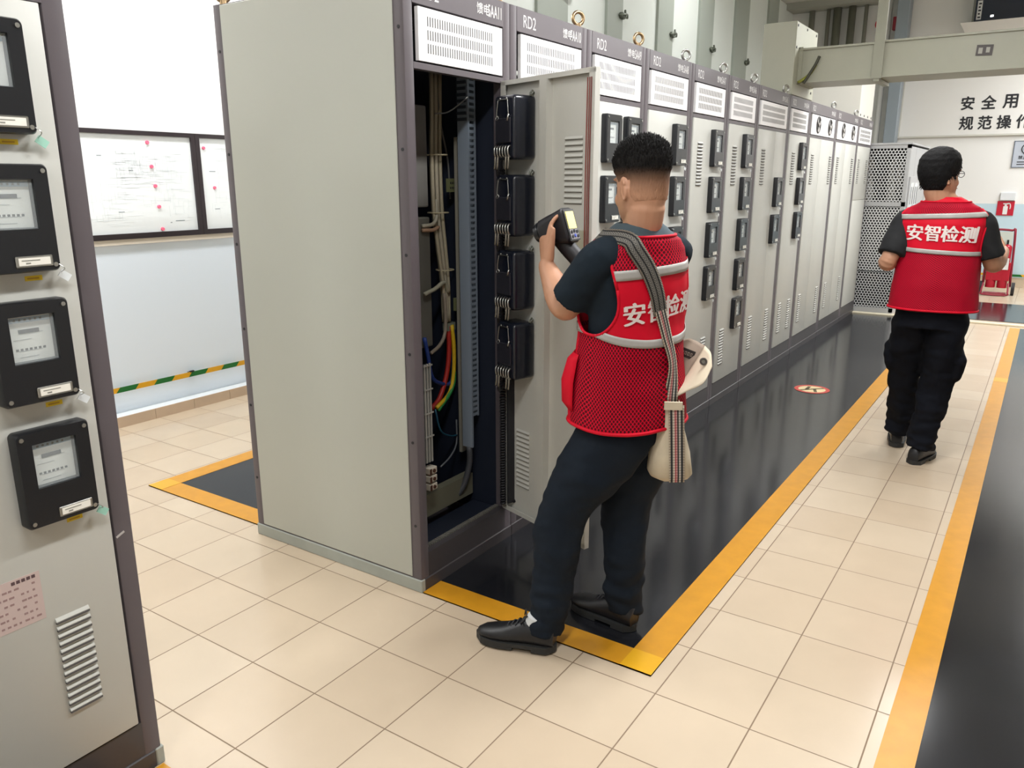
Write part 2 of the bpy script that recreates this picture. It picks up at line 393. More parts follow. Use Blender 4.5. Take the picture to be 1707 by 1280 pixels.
# ------------------------------------------------------------------ switchgear cabinets
H = 2.24; D = .98
def rrect(w, h, r, n=8):
    P = []
    for (cx, cz, a0) in ((w-r, h-r, 0), (r, h-r, pi/2), (r, r, pi), (w-r, r, 3*pi/2)):
        for i in range(n+1):
            a = a0+pi/2*i/n; P.append((cx+r*cos(a), cz+r*sin(a)))
    return P
MW, MH, MD = .165, .228, .032
def to_rect(p, w0, w1, h0, h1):
    cx, cz = (w0+w1)/2, (h0+h1)/2; ox, oz = MW/2, MH/2
    dx, dz = (p[0]-ox)/(MW/2), (p[1]-oz)/(MH/2)
    k = max(abs(dx), abs(dz), 1e-6)
    return (cx+dx/k*(w1-w0)/2, cz+dz/k*(h1-h0)/2)
WIN = (.034, .131, .092, .197)
def meter_meshes():
    out = RR = rrect(MW, MH, .012)
    b = MB(); inn = [to_rect(p, *WIN) for p in RR]; in2 = [to_rect(p, WIN[0]+.004, WIN[1]-.004, WIN[2]+.004, WIN[3]-.004) for p in RR]
    o2 = [to_rect(p, .003, MW-.003, .003, MH-.003) for p in RR]
    o2 = [((p[0]-MW/2)*.965+MW/2, (p[1]-MH/2)*.975+MH/2) for p in RR]
    rings = [[(p[0], 0, p[1]) for p in RR], [(p[0], -MD+.006, p[1]) for p in RR], [(p[0], -MD, p[1]) for p in o2],
             [(p[0], -MD, p[1]) for p in inn], [(p[0], -.012, p[1]) for p in in2]]
    b.loft(rings, cap=False)
    for (sx, sz) in ((.013, .014), (MW-.013, .014), (.013, MH-.014), (MW-.013, MH-.014)):
        b.cur = 1; b.cyl((sx, -MD, sz), (sx, -MD-.003, sz), .005, n=10); b.cur = 0
    body = b.mesh('energy_meter', [M_black, M_steel], smooth=True, angle=40)
    g = MB(); g.box(WIN[0], WIN[1], -.0145, -.012, WIN[2], WIN[3])
    g.cur = 1; g.box(WIN[0]+.004, WIN[1]-.004, -.0152, -.0145, WIN[3]-.016, WIN[3]-.005)
    g.cur = 2; g.box(WIN[0]+.024, WIN[1]-.03, -.016, -.0145, WIN[3]-.040, WIN[3]-.031)
    for i in range(6): g.box(WIN[0]+.016+i*.011, WIN[0]+.021+i*.011, -.0152, -.0145, WIN[3]-.0130, WIN[3]-.008)
    for i in range(7): g.box(WIN[0]+.014+i*.0095, WIN[0]+.0195+i*.0095, -.0152, -.0145, WIN[2]+.027, WIN[2]+.032)
    g.cur = 3
    for k, (a, c) in enumerate(((.02, .06), (.02, .07), (.012, .05), (.03, .075))): g.box(WIN[0]+a, WIN[0]+c, -.0152, -.0145, WIN[2]+.012+.0135*k+ (.012 if k > 1 else 0), WIN[2]+.0135+.0135*k+(.012 if k > 1 else 0))
    face = g.mesh('register_face', [mat('register_paper', '#dfe2dc', .5), mat('register_blue', '#7f9db3', .5), M_dark, mat('register_grey', '#a5a9a8', .5)])
    g = MB(); g.box(WIN[0], WIN[1], -.026, -.0255, WIN[2], WIN[3]); glass = g.mesh('window_pane', mat('meter_glass', '#e6eef0', .08, alpha=.18))
    g = MB(); x0 = MW*.42; g.rbox(x0, x0+.078, -MD-.003, -MD, .012, .036, .002, 1); g.cur = 1; g.box(x0+.006, x0+.072, -MD-.0036, -MD-.003, .016, .032)
    g.cur = 2; g.box(x0+.012, x0+.05, -MD-.0040, -MD-.0036, .0255, .0275); g.box(x0+.02, x0+.03, -MD-.0040, -MD-.0036, .019, .022)
    plate = g.mesh('name_plate', [M_steel, mat('plate_card', '#f3f0e6', .5), mat('card_print', '#8a8a80', .6)])
    g = MB(); g.tube([(MW-.006, -MD-.002, .014), (MW+.002, -MD-.008, .004), (MW+.006, -.014, -.006)], .001, n=5)
    g.cur = 1; g.obox((MW+.012, -.016, -.014), (.75, -.2, -.6), (.2, 1, 0), (.6, 0, .75), .012, .0015, .009)
    tagw = g.mesh('seal_tag', [M_steel, M_tagw]); tagg = tagw.copy(); tagg.materials[1] = M_tagg
    return body, face, glass, plate, tagw, tagg
MET = meter_meshes()
def meter(parent, x, ztop, green=False):
    o = link('energy_meter', MET[0], parent); o.location = (x, -.004, ztop-MH)
    link('register_face', MET[1], o); link('window_pane', MET[2], o); link('name_plate', MET[3], o)
    link('seal_tag', MET[5 if green else 4], o)
    return o
ZM = [1.888, 1.600, 1.312, 1.028, .744]
def louvers(parent, x, z0, n=13, w=.08, pitch=.0205, s=-1, y=-.004, paint=None):
    m = MB()
    for i in range(n):
        z = z0+i*pitch
        m.cur = 0
        pr = [(0, z+.0155), (.0055, z+.0075), (.0055, z+.0058), (0, z+.005)]
        m.loft([[(x, y+s*p[0], p[1]) for p in pr], [(x+w, y+s*p[0], p[1]) for p in pr]])
        m.cur = 1; m.box(x, x+w, min(y+s*.0005, y+s*.006), max(y+s*.0005, y+s*.0012), z+.0005, z+.0054)
    return m.obj('louver_bank', [paint or M_cab, M_slot if not paint else mat('slot_inside', '#8d8b84', .7)], parent)
def cabinet(x0, w, label, code, kind='meter', meters=(), up=(), low=(), seam=None, side_left=False, side_right=False, fans=False, sub=None, eyebolts=True, drift=0, name='switchgear_cabinet', group='grey switchgear cabinets in the row', brass=False, open_=False, header=True):
    e = empty(name, (x0, 0, 0), label, 'electrical cabinet', group)
    pt = .05
    MB().rbox(.001 if not side_left else .02, w-.001 if not side_right else w-.02, -.004, D+.002, 0, .053, .003, 1).obj('plinth', M_kick, e)
    if side_left: MB().rbox(-.004, .02, -.0045, D+.002, 0, .0535, .003, 1).obj('plinth', M_plinth, e)
    if side_right: MB().rbox(w-.02, w+.004, -.0045, D+.002, 0, .0535, .003, 1).obj('plinth', M_plinth, e)
    MB().box(pt-.003, w-pt+.003, .001, .03, .053, .155).obj('kick_plate', M_kick, e)
    f = MB()
    for (a, b) in ((.0, pt), (w-pt, w)):
        f.rbox(a+.0008, b-.0008, 0, .05, .053, H, .006, 2, 'z'); f.rbox(a+.0008, b-.0008, D-.05, D, .053, H, .006, 2, 'z')
    f.box(pt-.003, w-pt+.003, -.0005, .03, 2.15, H); f.box(pt-.003, w-pt+.003, .0005, .03, 1.945, 1.966)
    f.box(0.001, w-.001, .02, D-.01, H-.006, H-.001)
    for a in (0.002, w-.022):
        f.box(a, a+.02, .05, D-.05, .053, .1); f.box(a, a+.02, .05, D-.05, H-.05, H-.002)
    f.obj('frame', M_frame, e, smooth=True, angle=30)
    MB().box(pt, w-pt, D-.012, D-.004, .06, 2.2).obj('back_panel', M_cabin, e)
    for flag, xa, xb in ((side_left, .0004, .003), (side_right, w-.003, w+.002)):
        if flag:
            xx = (-.0025, .002) if flag == side_left and xa < .001 else (w-.002, w+.0025)
            MB().rbox(xx[0], xx[1], .045, D-.045, .06, 2.236, .002, 1).obj('side_panel', M_cabin, e)
    if side_left:
        s = MB()
        for yy in (.022, D-.022):
            for z in (.28, .62, .96, 1.32, 1.68, 2.07):
                s.cyl((-.001, yy, z), (.004, yy, z), .006, n=10)
        s.obj('screw', M_dark, e)
    # vent panel
    v = MB(); v.box(pt+.022, w-pt-.022+.012, -.003, .012, 1.972, 2.142)
    v.cur = 1
    if not fans:
        va, vb = pt+.07, w-pt-.062; n = int((vb-va)/.0135)
        for r_ in range(3):
            zc = 2.112-.043*r_-.012
            for i in range(n): v.box(va+i*.0135, va+i*.0135+.0045, -.0036, -.003, zc-.015, zc+.016)
    v.obj('vent_panel', [M_vent, M_slot], e)
    if fans:
        for fx in (w*.31, w*.75):
            fm = MB(); fm.torus((fx, -.005, 2.062), .068, .006, n=28)
            fm.cur = 1; fm.cyl((fx, -.0025, 2.062), (fx, -.004, 2.062), .068, n=28)
            fm.cur = 2
            for k in range(3):
                a = k*2*pi/3+.4
                P = [(fx+.012*cos(a), -.008, 2.062+.012*sin(a)), (fx+.06*cos(a-.35), -.006, 2.062+.06*sin(a-.35)), (fx+.064*cos(a+.2), -.010, 2.062+.064*sin(a+.2)), (fx+.04*cos(a+.65), -.012, 2.062+.04*sin(a+.65))]
                fm.poly(P, (0, -.002, 0))
            fm.cyl((fx, -.004, 2.062), (fx, -.014, 2.062), .016, n=16)
            fm.obj('fan', [mat('fan_ring', '#5a5757', .5), M_dark, mat('fan_blade', '#b9b5b2', .5)], e)
    if header:
        for tx, px_, kw in (('RD2', pt+.045, dict(h=.046, align='LEFT', sx=.8)), ('馈电', w-pt-.17, dict(h=.038, align='LEFT', bold=.01)), (code, w-pt-.012, dict(h=.042, align='RIGHT', sx=.55, bold=.01))):
            t = MB(); put_text(t, tx, (px_, -.0008, 2.193), (1,0,0), (0,0,1), **kw)
            t.obj('lettering', M_letter, e, recalc=False)
    if not open_:
        # doors
        xa, xb = pt+.006, w-pt-.006
        spans = [(xa, xb)] if not seam else [(xa, seam-.0015), (seam+.0015, xb)]
        MB().box(pt-.002, w-pt+.002, .012, .02, .15, 1.95).obj('door_gasket', M_seam, e)
        for i, (a, b) in enumerate(spans):
            zs = [(.16, 1.943)] if not sub else [(.16, sub-.0015), (sub+.0015, 1.943)]
            for (za, zb) in zs:
                d = MB(); d.rbox(a, b, -.004, .012, za, zb, .003, 2); dd = d.obj('door', M_cab, e, smooth=True, angle=40)
                for (lx, lz) in up:
                    if a <= lx <= b and za < lz < zb: louvers(dd, lx, lz)
                for (lx, lz) in low:
                    if a <= lx <= b and za < lz < zb: louvers(dd, lx, lz)
        for (mx, r_) in meters: meter(e, mx, ZM[r_])
    if eyebolts:
        for ex in ((w-.012,) if not side_left else (w-.012, .03)):
            ex = min(ex, w-.036); b = MB(); b.torus((ex, .03, H+.042), .026, .008, (.55, .83, 0)); b.cyl((ex, .03, H), (ex, .03, H+.018), .014, n=12); b.cyl((ex, .03, H), (ex, .03, H+.004), .022, n=12)
            b.obj('eyebolt', M_brass if brass else M_steel, e, smooth=True, angle=50)
        if side_left:
            b = MB(); b.torus((.03, D-.03, H+.042), .026, .008, (.55, .83, 0)); b.cyl((.03, D-.03, H), (.03, D-.03, H+.018), .014, n=12)
            b.obj('eyebolt', M_brass, e, smooth=True, angle=50)
    return e
UZ, LZ = 1.545, .282
X = [0, .63, 1.258, 1.895, 2.540, 3.180, 3.825, 4.645, 5.30, 6.32, 7.39, 8.20]
W = [X[i+1]-X[i] for i in range(11)]
cab1 = cabinet(X[0], W[0], 'open switchgear cabinet at the near end of the row with wiring exposed', '5AA11', side_left=True, brass=True, open_=True)
cabinet(X[1], W[1], 'closed switchgear cabinet hidden behind the open door, header reading 5AA10', '5AA10', meters=[(.385, r) for r in range(4)], up=[(.13, UZ)], low=[(.13, LZ), (.4, LZ)], brass=True)
cabinet(X[2], W[2], 'switchgear cabinet with two columns of meters beside the standing man\'s head', '5AA9', meters=[(.15, r) for r in range(4)]+[(.385, r) for r in range(4)], low=[(.13, LZ), (.4, LZ)], brass=True)
cabinet(X[3], W[3], 'switchgear cabinet right of the standing man\'s head, one meter column, louver half hidden', '5AA8', meters=[(.375, r) for r in range(4)], up=[(.14, UZ)], low=[(.13, LZ), (.4, LZ)])
cabinet(X[4], W[4], 'fully visible cabinet with four meters, nearest one right of the standing man', '5AA7', meters=[(.355, r) for r in range(4)], up=[(.135, UZ)], low=[(.13, LZ), (.385, LZ)])
cabinet(X[5], W[5], 'switchgear cabinet with a column of five meters down its door', '5AA6', meters=[(.335, r) for r in range(5)], up=[(.14, UZ)], low=[(.12, LZ)])
cabinet(X[6], W[6], 'wide switchgear cabinet with only two meters low on a split door', '5AA5', meters=[(.52, 1), (.50, 2)], up=[(.15, UZ)], low=[(.13, LZ), (.565, LZ)], seam=.482)
cabinet(X[7], W[7], 'narrow switchgear cabinet with three meters left of the double-door fan cabinets', '5AA4', meters=[(.372, r) for r in range(3)], up=[(.165, UZ)], low=[(.135, LZ), (.42, LZ)], eyebolts=False)
cabinet(X[8], W[8], 'double-door cabinet with two round fans, the nearer of the fan pair', '5AA3', up=[(.15, UZ), (.84, UZ)], low=[(.135, LZ), (.79, LZ)], seam=.47, fans=True)
cabinet(X[9], W[9], 'double-door cabinet with two round fans, the farther of the fan pair', '5AA2', up=[(.15, UZ), (.84, UZ)], low=[(.15, LZ), (.8, LZ)], seam=.5, fans=True)
cabinet(X[10], W[10], 'last cabinet at the far end of the row beside the perforated enclosure', '5AA1', up=[(.13, UZ), (.58, UZ)], sub=1.36, side_right=True, eyebolts=False)

# interior and open door of the first cabinet
w1 = W[0]
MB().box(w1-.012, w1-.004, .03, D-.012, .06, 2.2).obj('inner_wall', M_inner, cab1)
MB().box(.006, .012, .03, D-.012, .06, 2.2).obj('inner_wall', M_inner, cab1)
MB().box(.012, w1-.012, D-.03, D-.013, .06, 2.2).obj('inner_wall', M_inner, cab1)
M_duct = mat('wiring_duct_plastic', '#7f8a96', .5)
d = MB()
d.box(.541, .545, .15, .2, .42, 1.99); d.box(.589, .593, .15, .2, .56, 1.99); d.box(.545, .589, .196, .2, .42, 1.99)
d.box(.541, .551, .146, .15, .42, 1.99); d.box(.583, .593, .146, .15, .56, 1.99)
z = .565
while z < 1.98:
    d.box(.551, .583, .146, .15, z, z+.012); z += .0235
d.obj('wiring_duct', M_duct, cab1)
d = MB(); z = 1.81
while z < 1.99:
    d.box(.5355, .541, .152, .198, z, z+.012); z += .0235
d.obj('wiring_duct', mat('wiring_duct_dark', '#333b46', .5), cab1)
MB().box(.56, .605, .22, .235, .38, 1.75).obj('mounting_plate', mat('zinc_plate', '#8d8a7e', .5), cab1)
MB().rbox(.345, .467, .3, .42, 1.47, 1.87, .006).obj('breaker_box', mat('breaker_grey', '#76746f', .5), cab1)
MB().rbox(.335, .472, .3, .42, .88, 1.43, .006).obj('breaker_box', mat('breaker_grey2', '#67665e', .5), cab1)
cabs = [('#a39a83', .0085), ('#9b927c', .0085), ('#a8a08c', .0085), ('#8f7468', .008), ('#a79f87', .0085), ('#958b76', .008)]
for i, (c, r) in enumerate(cabs):
    o = i*.0135; yy = .3+(i % 2)*.014
    MB().tube([(.505+o, yy, 2.0), (.503+o*.95, yy, 1.85), (.494+o, yy, 1.68), (.50+o, yy, 1.45), (.522+o*.9, yy, 1.30), (.548+o*.7, yy, 1.15), (.56+o*.5, yy, .97)], r, n=8).obj('cable', mat('cable_%d' % i, c, .55), cab1, smooth=True)
for (zz, x0_, x1_) in ((1.68, .486, .578), (1.445, .492, .580), (1.20, .535, .612)):
    MB().torus(((x0_+x1_)/2, .307, zz), (x1_-x0_)/2, .003, (0, 0, 1), n=20, m=6).obj('cable_tie', mat('tie', '#b5ab8c', .6), cab1)
for (c, P, r) in (('#a59f8d', [(.41, .29, 1.395), (.47, .285, 1.40), (.505, .29, 1.43), (.515, .3, 1.5)], .008), ('#a9876c', [(.41, .29, 1.378), (.47, .285, 1.376), (.515, .29, 1.386)], .008),
                  ('#a7a48f', [(.40, .28, 1.115), (.47, .28, 1.13), (.54, .285, 1.15), (.575, .29, 1.1)], .009),
                  ('#8c8172', [(.545, .29, 1.1), (.55, .29, 1.0), (.54, .29, .92), (.49, .28, .88), (.42, .27, .86)], .008)):
    MB().tube(P, r, n=8).obj('cable', mat('cable_'+c[1:], c, .55), cab1, smooth=True)
for (c, P, r) in (('#d8b321', [(.592, .29, .955), (.604, .29, .86), (.602, .29, .76), (.585, .29, .68), (.55, .29, .635), (.46, .28, .605)], .0095),
                  ('#a8271f', [(.578, .3, .95), (.582, .3, .85), (.562, .3, .74), (.51, .3, .64), (.45, .3, .60)], .011),
                  ('#2b8a44', [(.602, .288, .74), (.594, .286, .69), (.56, .285, .645), (.47, .28, .59)], .008),
                  ('#223e86', [(.617, .3, .95), (.612, .3, .8), (.6, .3, .7), (.55, .3, .69), (.45, .29, .74), (.41, .28, .85), (.39, .28, .93)], .009),
                  ('#6f7276', [(.692-.08, .29, .51), (.596, .28, .40), (.52, .26, .36), (.44, .25, .34)], .004),
                  ('#20566e', [(.45, .28, .6), (.47, .27, .5), (.55, .28, .45), (.6, .28, .44)], .004),
                  ('#4b4d51', [(.55, .17, .42), (.56, .18, .33), (.53, .2, .22), (.46, .24, .15)], .014)):
    MB().tube(P, r, n=8).obj('cable', mat('wire_'+c[1:], c, .5), cab1, smooth=True)
MB().box(.565, .625, .29, .32, .93, .965).obj('cable_lug', mat('lug', '#7e8578', .5), cab1)
b = MB()
for i in range(3): b.box(.228+i*.017, .238+i*.017, .15, .156, .44, .86)
for z in (.55, .65, .75, .85): b.box(.222, .278, .146, .15, z, z+.006)
b.obj('terminal_bar', mat('bar_silver', '#c4c3bd', .35, metal=.6), cab1)
for i in range(3):
    m = MB(); m.rbox(.236, .284, .14, .18, .315+.036*i, .345+.036*i, .004); m.cur = 1; m.box(.236, .246, .136, .14, .318+.036*i, .342+.036*i); m.cyl((.262, .14, .33+.036*i), (.262, .135, .33+.036*i), .008, n=10)
    m.obj('terminal_block', [mat('terminal_cream', '#cfc6b6', .5), mat('terminal_brown', '#4e2f20', .5)], cab1)
for (x_, z_) in ((.555, 1.555), (.588, 1.05), (.60, 1.555)):
    m = MB(); m.box(x_-.02, x_+.03, .245, .26, z_-.025, z_+.03); m.cur = 1
    for i in range(2):
        for j in range(3): m.box(x_-.012+j*.013, x_-.006+j*.013, .243, .245, z_-.012+i*.02, z_-.004+i*.02)
    m.obj('insulator', [mat('insulator_green', '#6b6f4c', .5), M_dark], cab1)
MB().tube([(.55, .15, 1.905), (.52, .14, 1.89), (.46, .18, 1.84), (.40, .2, 1.83)], .003, n=6).obj('cable', M_steel, cab1)
MB().tube([(.535, .3, 1.95), (.56, .3, 1.8), (.60, .3, 1.66), (.612, .3, 1.5)], .004, n=6).obj('cable', mat('thin_grey_wire', '#6d6c69', .5), cab1)
MB().box(.02, w1-.02, .2, .24, .17, .27).obj('cross_beam', mat('beam_zinc', '#7a7866', .5), cab1)
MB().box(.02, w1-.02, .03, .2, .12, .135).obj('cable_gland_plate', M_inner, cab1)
m = MB(); zz = .05
for i in range(42): m.box(.055+i*.0125, .063+i*.0125, .03, .05, .155, .162)
m.obj('sill_strip', mat('grip_strip', '#6e6b64', .6), cab1)

M_door = mat('door_inside_paint', '#cfcec6', .42, vary=.02, scale=4)
DW = .532
door = MB()
door.box(-DW, 0, -.002, 0, .16, 1.952)
for (a, b, c, d_) in ((-DW, 0, .16, .164), (-DW, 0, 1.948, 1.952)): door.box(a, b, 0, .022, c, d_)
for a in (-DW, -.004): door.box(a, a+.004, 0, .022, .164, 1.948)
for a in (-DW+.004, -.03): door.box(a, a+.026, .019, .022, .164, 1.948)
door.box(-DW, 0, .019, .022, .164, .18); door.box(-DW, 0, .019, .022, 1.935, 1.948)
dr = door.obj('door', M_door, cab1); dr.location = (.587, -.004, 0); dr.rotation_euler = (0, 0, radians(72.0))
MB().box(-.278, -.238, 0, .024, .18, 1.935).obj('door_stiffener', M_door, dr)
MB().box(-.285, -.280, 0, .03, .18, 1.935).obj('door_stiffener', M_door, dr)
louvers(dr, -.455, 1.49, n=12, w=.095, s=1, y=0, paint=M_door); louvers(dr, -.16, .285, n=13, w=.083, s=1, y=0, paint=M_door)
for (o_, c) in ((.497, '#8d4238'), (.507, '#8f5046'), (.516, '#7c3b34')):
    MB().tube([(-o_, .024, 1.92), (-o_, .026, 1.6), (-o_-.002, .026, 1.3), (-o_, .026, .9), (-o_+.003, .026, .4)], .0022, n=6).obj('wire', mat('wire_'+c[1:], c, .5), dr)
MB().box(-.475, -.40, 0, .003, 1.18, 1.40).obj('document_pocket', mat('pocket', '#b7b5a0', .5), dr)
MB().tube([(-DW+.03, .024, .25), (-DW+.03, .024, .45)], .004, n=6).obj('latch_rod', M_steel, dr)
for z in (.19, 1.92): MB().cyl((.002, .006, z-.03), (.002, .006, z+.03), .007, n=10).obj('hinge', M_steel, dr)
m = MB(); m.torus((-.035, .005, .215), .012, .004, (0, 1, 0), n=16, m=6); m.cyl((-.06, 0, .205), (-.06, .006, .205), .008, n=10); m.obj('door_catch', M_dark, dr)
# spiral-wrapped cable trunk along the hinge side
m = MB(); z = .2
while z < 1.62:
    m.torus((-.035, .045, z), .010, .0045, (.1, 0, 1), n=12, m=5); z += .012
m.obj('cable_trunk', M_dark, dr, smooth=True)
MB().box(-.06, -.052, 0, .035, .2, 1.0).obj('trunk_rail', M_dark, dr)
MET_BACK = []
def meter_back(zb, first=False):
    s0, s1, dd, hh = .083, .197, .11, .232
    b = MB(); b.rbox(-s1, -s0+.01, 0, dd, zb, zb+hh, .016, 3)
    mb = b.obj('meter_back', M_navy, dr, smooth=True, angle=50)
    xm = (-s1-s0+.01)/2; yf = dd+.003
    t = MB(); t.tube([(xm-.03, yf, zb+.155), (xm-.036, yf+.004, zb+.16), (xm-.03, yf+.003, zb+.205), (xm-.024, yf+.002, zb+.214), (xm+.024, yf+.002, zb+.214), (xm+.03, yf+.003, zb+.205), (xm+.036, yf+.004, zb+.16), (xm+.03, yf, zb+.155)], .0023, n=6, sub=3)
    t.torus((xm+.036, yf+.002, zb+.150), .008, .0018, (0, 1, .2), n=14, m=5); t.tube([(xm-.036, yf+.003, zb+.162), (xm-.03, yf+.006, zb+.138)], .004, n=6)
    t.cyl((xm-.02, yf-.003, zb+.218), (xm-.02, yf+.002, zb+.218), .004, n=8); t.cyl((xm+.02, yf-.003, zb+.218), (xm+.02, yf+.002, zb+.218), .004, n=8)
    t.obj('bail_wire', M_steel, mb, smooth=True)
    MB().rbox(xm-.045, xm+.045, yf-.004, yf+.004, zb+.06, zb+.15, .004).obj('terminal_cover', mat('smoked_cover', '#2c2c33', .25), mb)
    t = MB(); u = MB()
    for i in range(6):
        xx = xm-.042+i*.0165
        t.tube([(xx+.004, yf-.002, zb+.05), (xx, yf+.012, zb+.04), (xx-.002, yf+.012, zb+.018), (xx, yf+.002, zb+.008)], .0042, n=6)
        if i in (0, 1, 4, 5): u.tube([(xx, yf+.008, zb+.012), (xx-.003, yf+.012, zb-.012), (xx+.003, yf+.01, zb-.036)], .0036, n=6)
    t.obj('terminal_screw', M_steel, mb, smooth=True); u.obj('terminal_lead', mat('lead', '#8d877a', .4, metal=.5), mb, smooth=True)
    k = MB()
    for i in range(3): k.torus((-s1+.012-.006*i, .02, zb+hh+.004+.006*(i % 2)), .008, .003, (1, .4, .3*i), n=12, m=5)
    k.obj('seal_wire', M_galv, mb, smooth=True)
    c = MB(); c.tube([(xm+.03, yf+.006, zb-.03), (xm+.05, .10, zb-.06), (xm+.075, .06, zb-.05), (-.038, .05, zb-.03), (-.036, .047, zb+.05)], .007, n=8)
    c.obj('meter_lead', M_dark, mb, smooth=True)
for zt in ZM[:4]: meter_back(zt-.234)

# metered cabinet at the left edge of the picture
LC = cabinet(-1.117-.63, .63, 'near metered cabinet cut off by the left picture edge, four black meters', '5AB1', meters=[], group=None, side_right=True, eyebolts=False, header=True)
for i in range(4): meter(LC, .63-.253-(.022, .014, .011, .004)[i], 1.900-.2885*i, green=i in (0, 3))
dlc = [c for c in LC.children if c.name.startswith('door') and 'gasket' not in c.name][0]
louvers(dlc, .63-.22, .297, n=13)
for i in range(4):
    m = MB(); zz = 1.900-.2885*i-MH-.016; q = (.022, .014, .011, .004)[i]; m.box(.63-.155-q, .63-.118-q, -.0046, -.004, zz-.005, zz+.006); m.cur = 1; m.box(.63-.15-q, .63-.125-q, -.0049, -.0046, zz-.0015, zz+.002)
    m.obj('yellow_label', [M_yellow, mat('label_orange', '#b98d10', .5)], dlc)
m = MB(); m.box(.63-.37, .63-.238, -.0046, -.004, .572, .695)
m.cur = 1
for r_ in range(6):
    for k in range(9):
        if random.random() < .75: m.box(.63-.36+k*.0128, .63-.36+k*.0128+random.uniform(.004, .011), -.0049, -.0046, .583+r_*.017, .588+r_*.017)
m.cur = 2
for k in range(5): m.box(.63-.30+k*.011, .63-.292+k*.011, -.0049, -.0046, .682, .690)
m.obj('notice_sticker', [mat('notice_pink', '#c9b4ae', .6), mat('notice_print', '#9b7f7c', .6), mat('notice_title', '#5a4548', .6)], dlc)
m = MB(); m.obox((.63-.035, -.0006, .705), (.9, 0, .4), (0, 1, 0), (-.4, 0, .9), .012, .0004, .003); m.obj('scuff_mark', mat('scuff', '#b7b2ae', .7), LC)

# ------------------------------------------------------------------ left wall: boards, earthing bar
M_bframe = mat('board_frame', '#2a2024', .4)
M_sheet = mat('board_sheet', '#eff3f4', .3, coat=.3)
M_faint = mat('faint_print', '#e2e7e9', .5); M_print = mat('board_print', '#8f979d', .5)
def board(x0, x1, label, seed, split):
    e = empty('notice_board', (x0, 3.15, 1.21), label, 'notice board', 'framed notice boards'); w = x1-x0; h = .683; rr = random.Random(seed)
    f = MB(); f.box(0, w, -.03, -.002, 0, .035); f.box(0, w, -.03, -.002, h-.028, h); f.box(0, .032, -.03, -.002, .035, h-.028); f.box(w-.032, w, -.03, -.002, .035, h-.028)
    f.obj('frame', M_bframe, e)
    MB().box(.03, w-.03, -.014, -.004, .03, h-.02).obj('sheet', M_sheet, e)
    def pr(x, z, ww, hh, dark): 
        m = pm if dark else fm
        if .04 < x and x+ww < w-.04 and .04 < z and z+hh < h-.04: m.box(x, x+ww, -.0148, -.014, z, z+hh)
    pm, fm = MB(), MB()
    for (bx, bz, bw, bh, n) in split:
        for i in range(n):
            if rr.random() < .55: pr(bx+rr.random()*bw, bz+rr.random()*bh, rr.uniform(.02, .14), .0016, False)
            else: pr(bx+rr.random()*bw, bz+rr.random()*bh, .0016, rr.uniform(.02, .09), False)
    for (bx, bz, bw) in rr.sample([(w-.62, .43, .05), (w-.50, .43, .03), (w-.6, .17, .04), (w-.2, .1, .07), (w-.24, .09, .012), (w-.7, .52, .03)], 5): pr(bx, bz, bw, .005, True)
    fm.obj('diagram_lines', M_faint, e); pm.obj('diagram_text', M_print, e)
board(-.72, 1.368, 'white diagram board framed in black on the left wall, five pink magnets in a column', 3, [(1.35, .2, .55, .35, 150), (1.5, .34, .3, .2, 130), (1.2, .08, .35, .2, 50), (1.85, .1, .15, .5, 60)])
board(1.370, 2.09, 'second framed diagram board, half hidden by the open cabinet, two pink magnets', 5, [(.1, .1, .5, .5, 120), (.12, .5, .3, .1, 30)])
M_pink = mat('pink_magnet', '#ff6f8e', .4)
for nm, x, z in (('topmost', 1.018, 1.822), ('second from the top', 1.03, 1.67), ('middle', 1.042, 1.545), ('second from the bottom', 1.053, 1.41), ('bottom', 1.062, 1.262)):
    m = MB(); m.cyl((x, 3.136, z), (x, 3.126, z), .013, .011, n=14)
    tag(m.obj('magnet', M_pink, smooth=True, angle=40), 'pink magnet on the larger diagram board, %s of its column of five' % nm, 'magnet', 'pink magnets')
for nm, x, z in (('upper', 1.44, 1.80), ('lower', 1.50, 1.53)):
    m = MB(); m.cyl((x, 3.136, z), (x, 3.126, z), .012, .01, n=14)
    tag(m.obj('magnet', M_pink, smooth=True, angle=40), '%s pink magnet on the half-hidden diagram board' % nm, 'magnet', 'pink magnets')
M_gy = mat('earth_yellow', '#e0a51c', .4); M_gg = mat('earth_green', '#0f6b2b', .4)
def earth_bar(axis, a0, a1, pos, z, label):
    m = MB(); st = .135; k = 0; a = a0; h = .034; sl = .03
    while a < a1:
        m.cur = k % 2; b = min(a+st, a1)
        if axis == 'x': P = [(a, pos, z), (b, pos, z), (b+sl, pos, z+h), (a+sl, pos, z+h)]; t = (0, .005, 0)
        else: P = [(pos, a, z), (pos, b, z), (pos, b+sl, z+h), (pos, a+sl, z+h)]; t = (.005, 0, 0)
        m.poly(P, t); a = b; k += 1
    e = empty('earthing_bar', (0, 0, 0), label, 'earthing bar')
    m.obj('striped_strip', [M_gg, M_gy], e)
    for i in range(int((a1-a0)/1.0)+1):
        c = a0+.35+i*1.0
        if c > a1: break
        k = MB()
        if axis == 'x': k.box(c-.008, c+.008, pos+.005, 3.15, z+.005, z+.03); k.box(c-.016, c+.016, pos-.004, pos+.012, z+h-.002, z+h+.008)
        else: k.box(pos+.005, 12.0, c-.008, c+.008, z+.005, z+.03); k.box(pos-.004, pos+.012, c-.016, c+.016, z+h-.002, z+h+.008)
        k.obj('bracket', M_dark, e)
earth_bar('x', -1.20-2, 2.1, 3.105, .218, 'green and yellow striped earthing strip along the left wall near the floor')
earth_bar('y', -6.5, -1.0, 11.955, .168, 'green and yellow striped earthing strip low on the far wall')

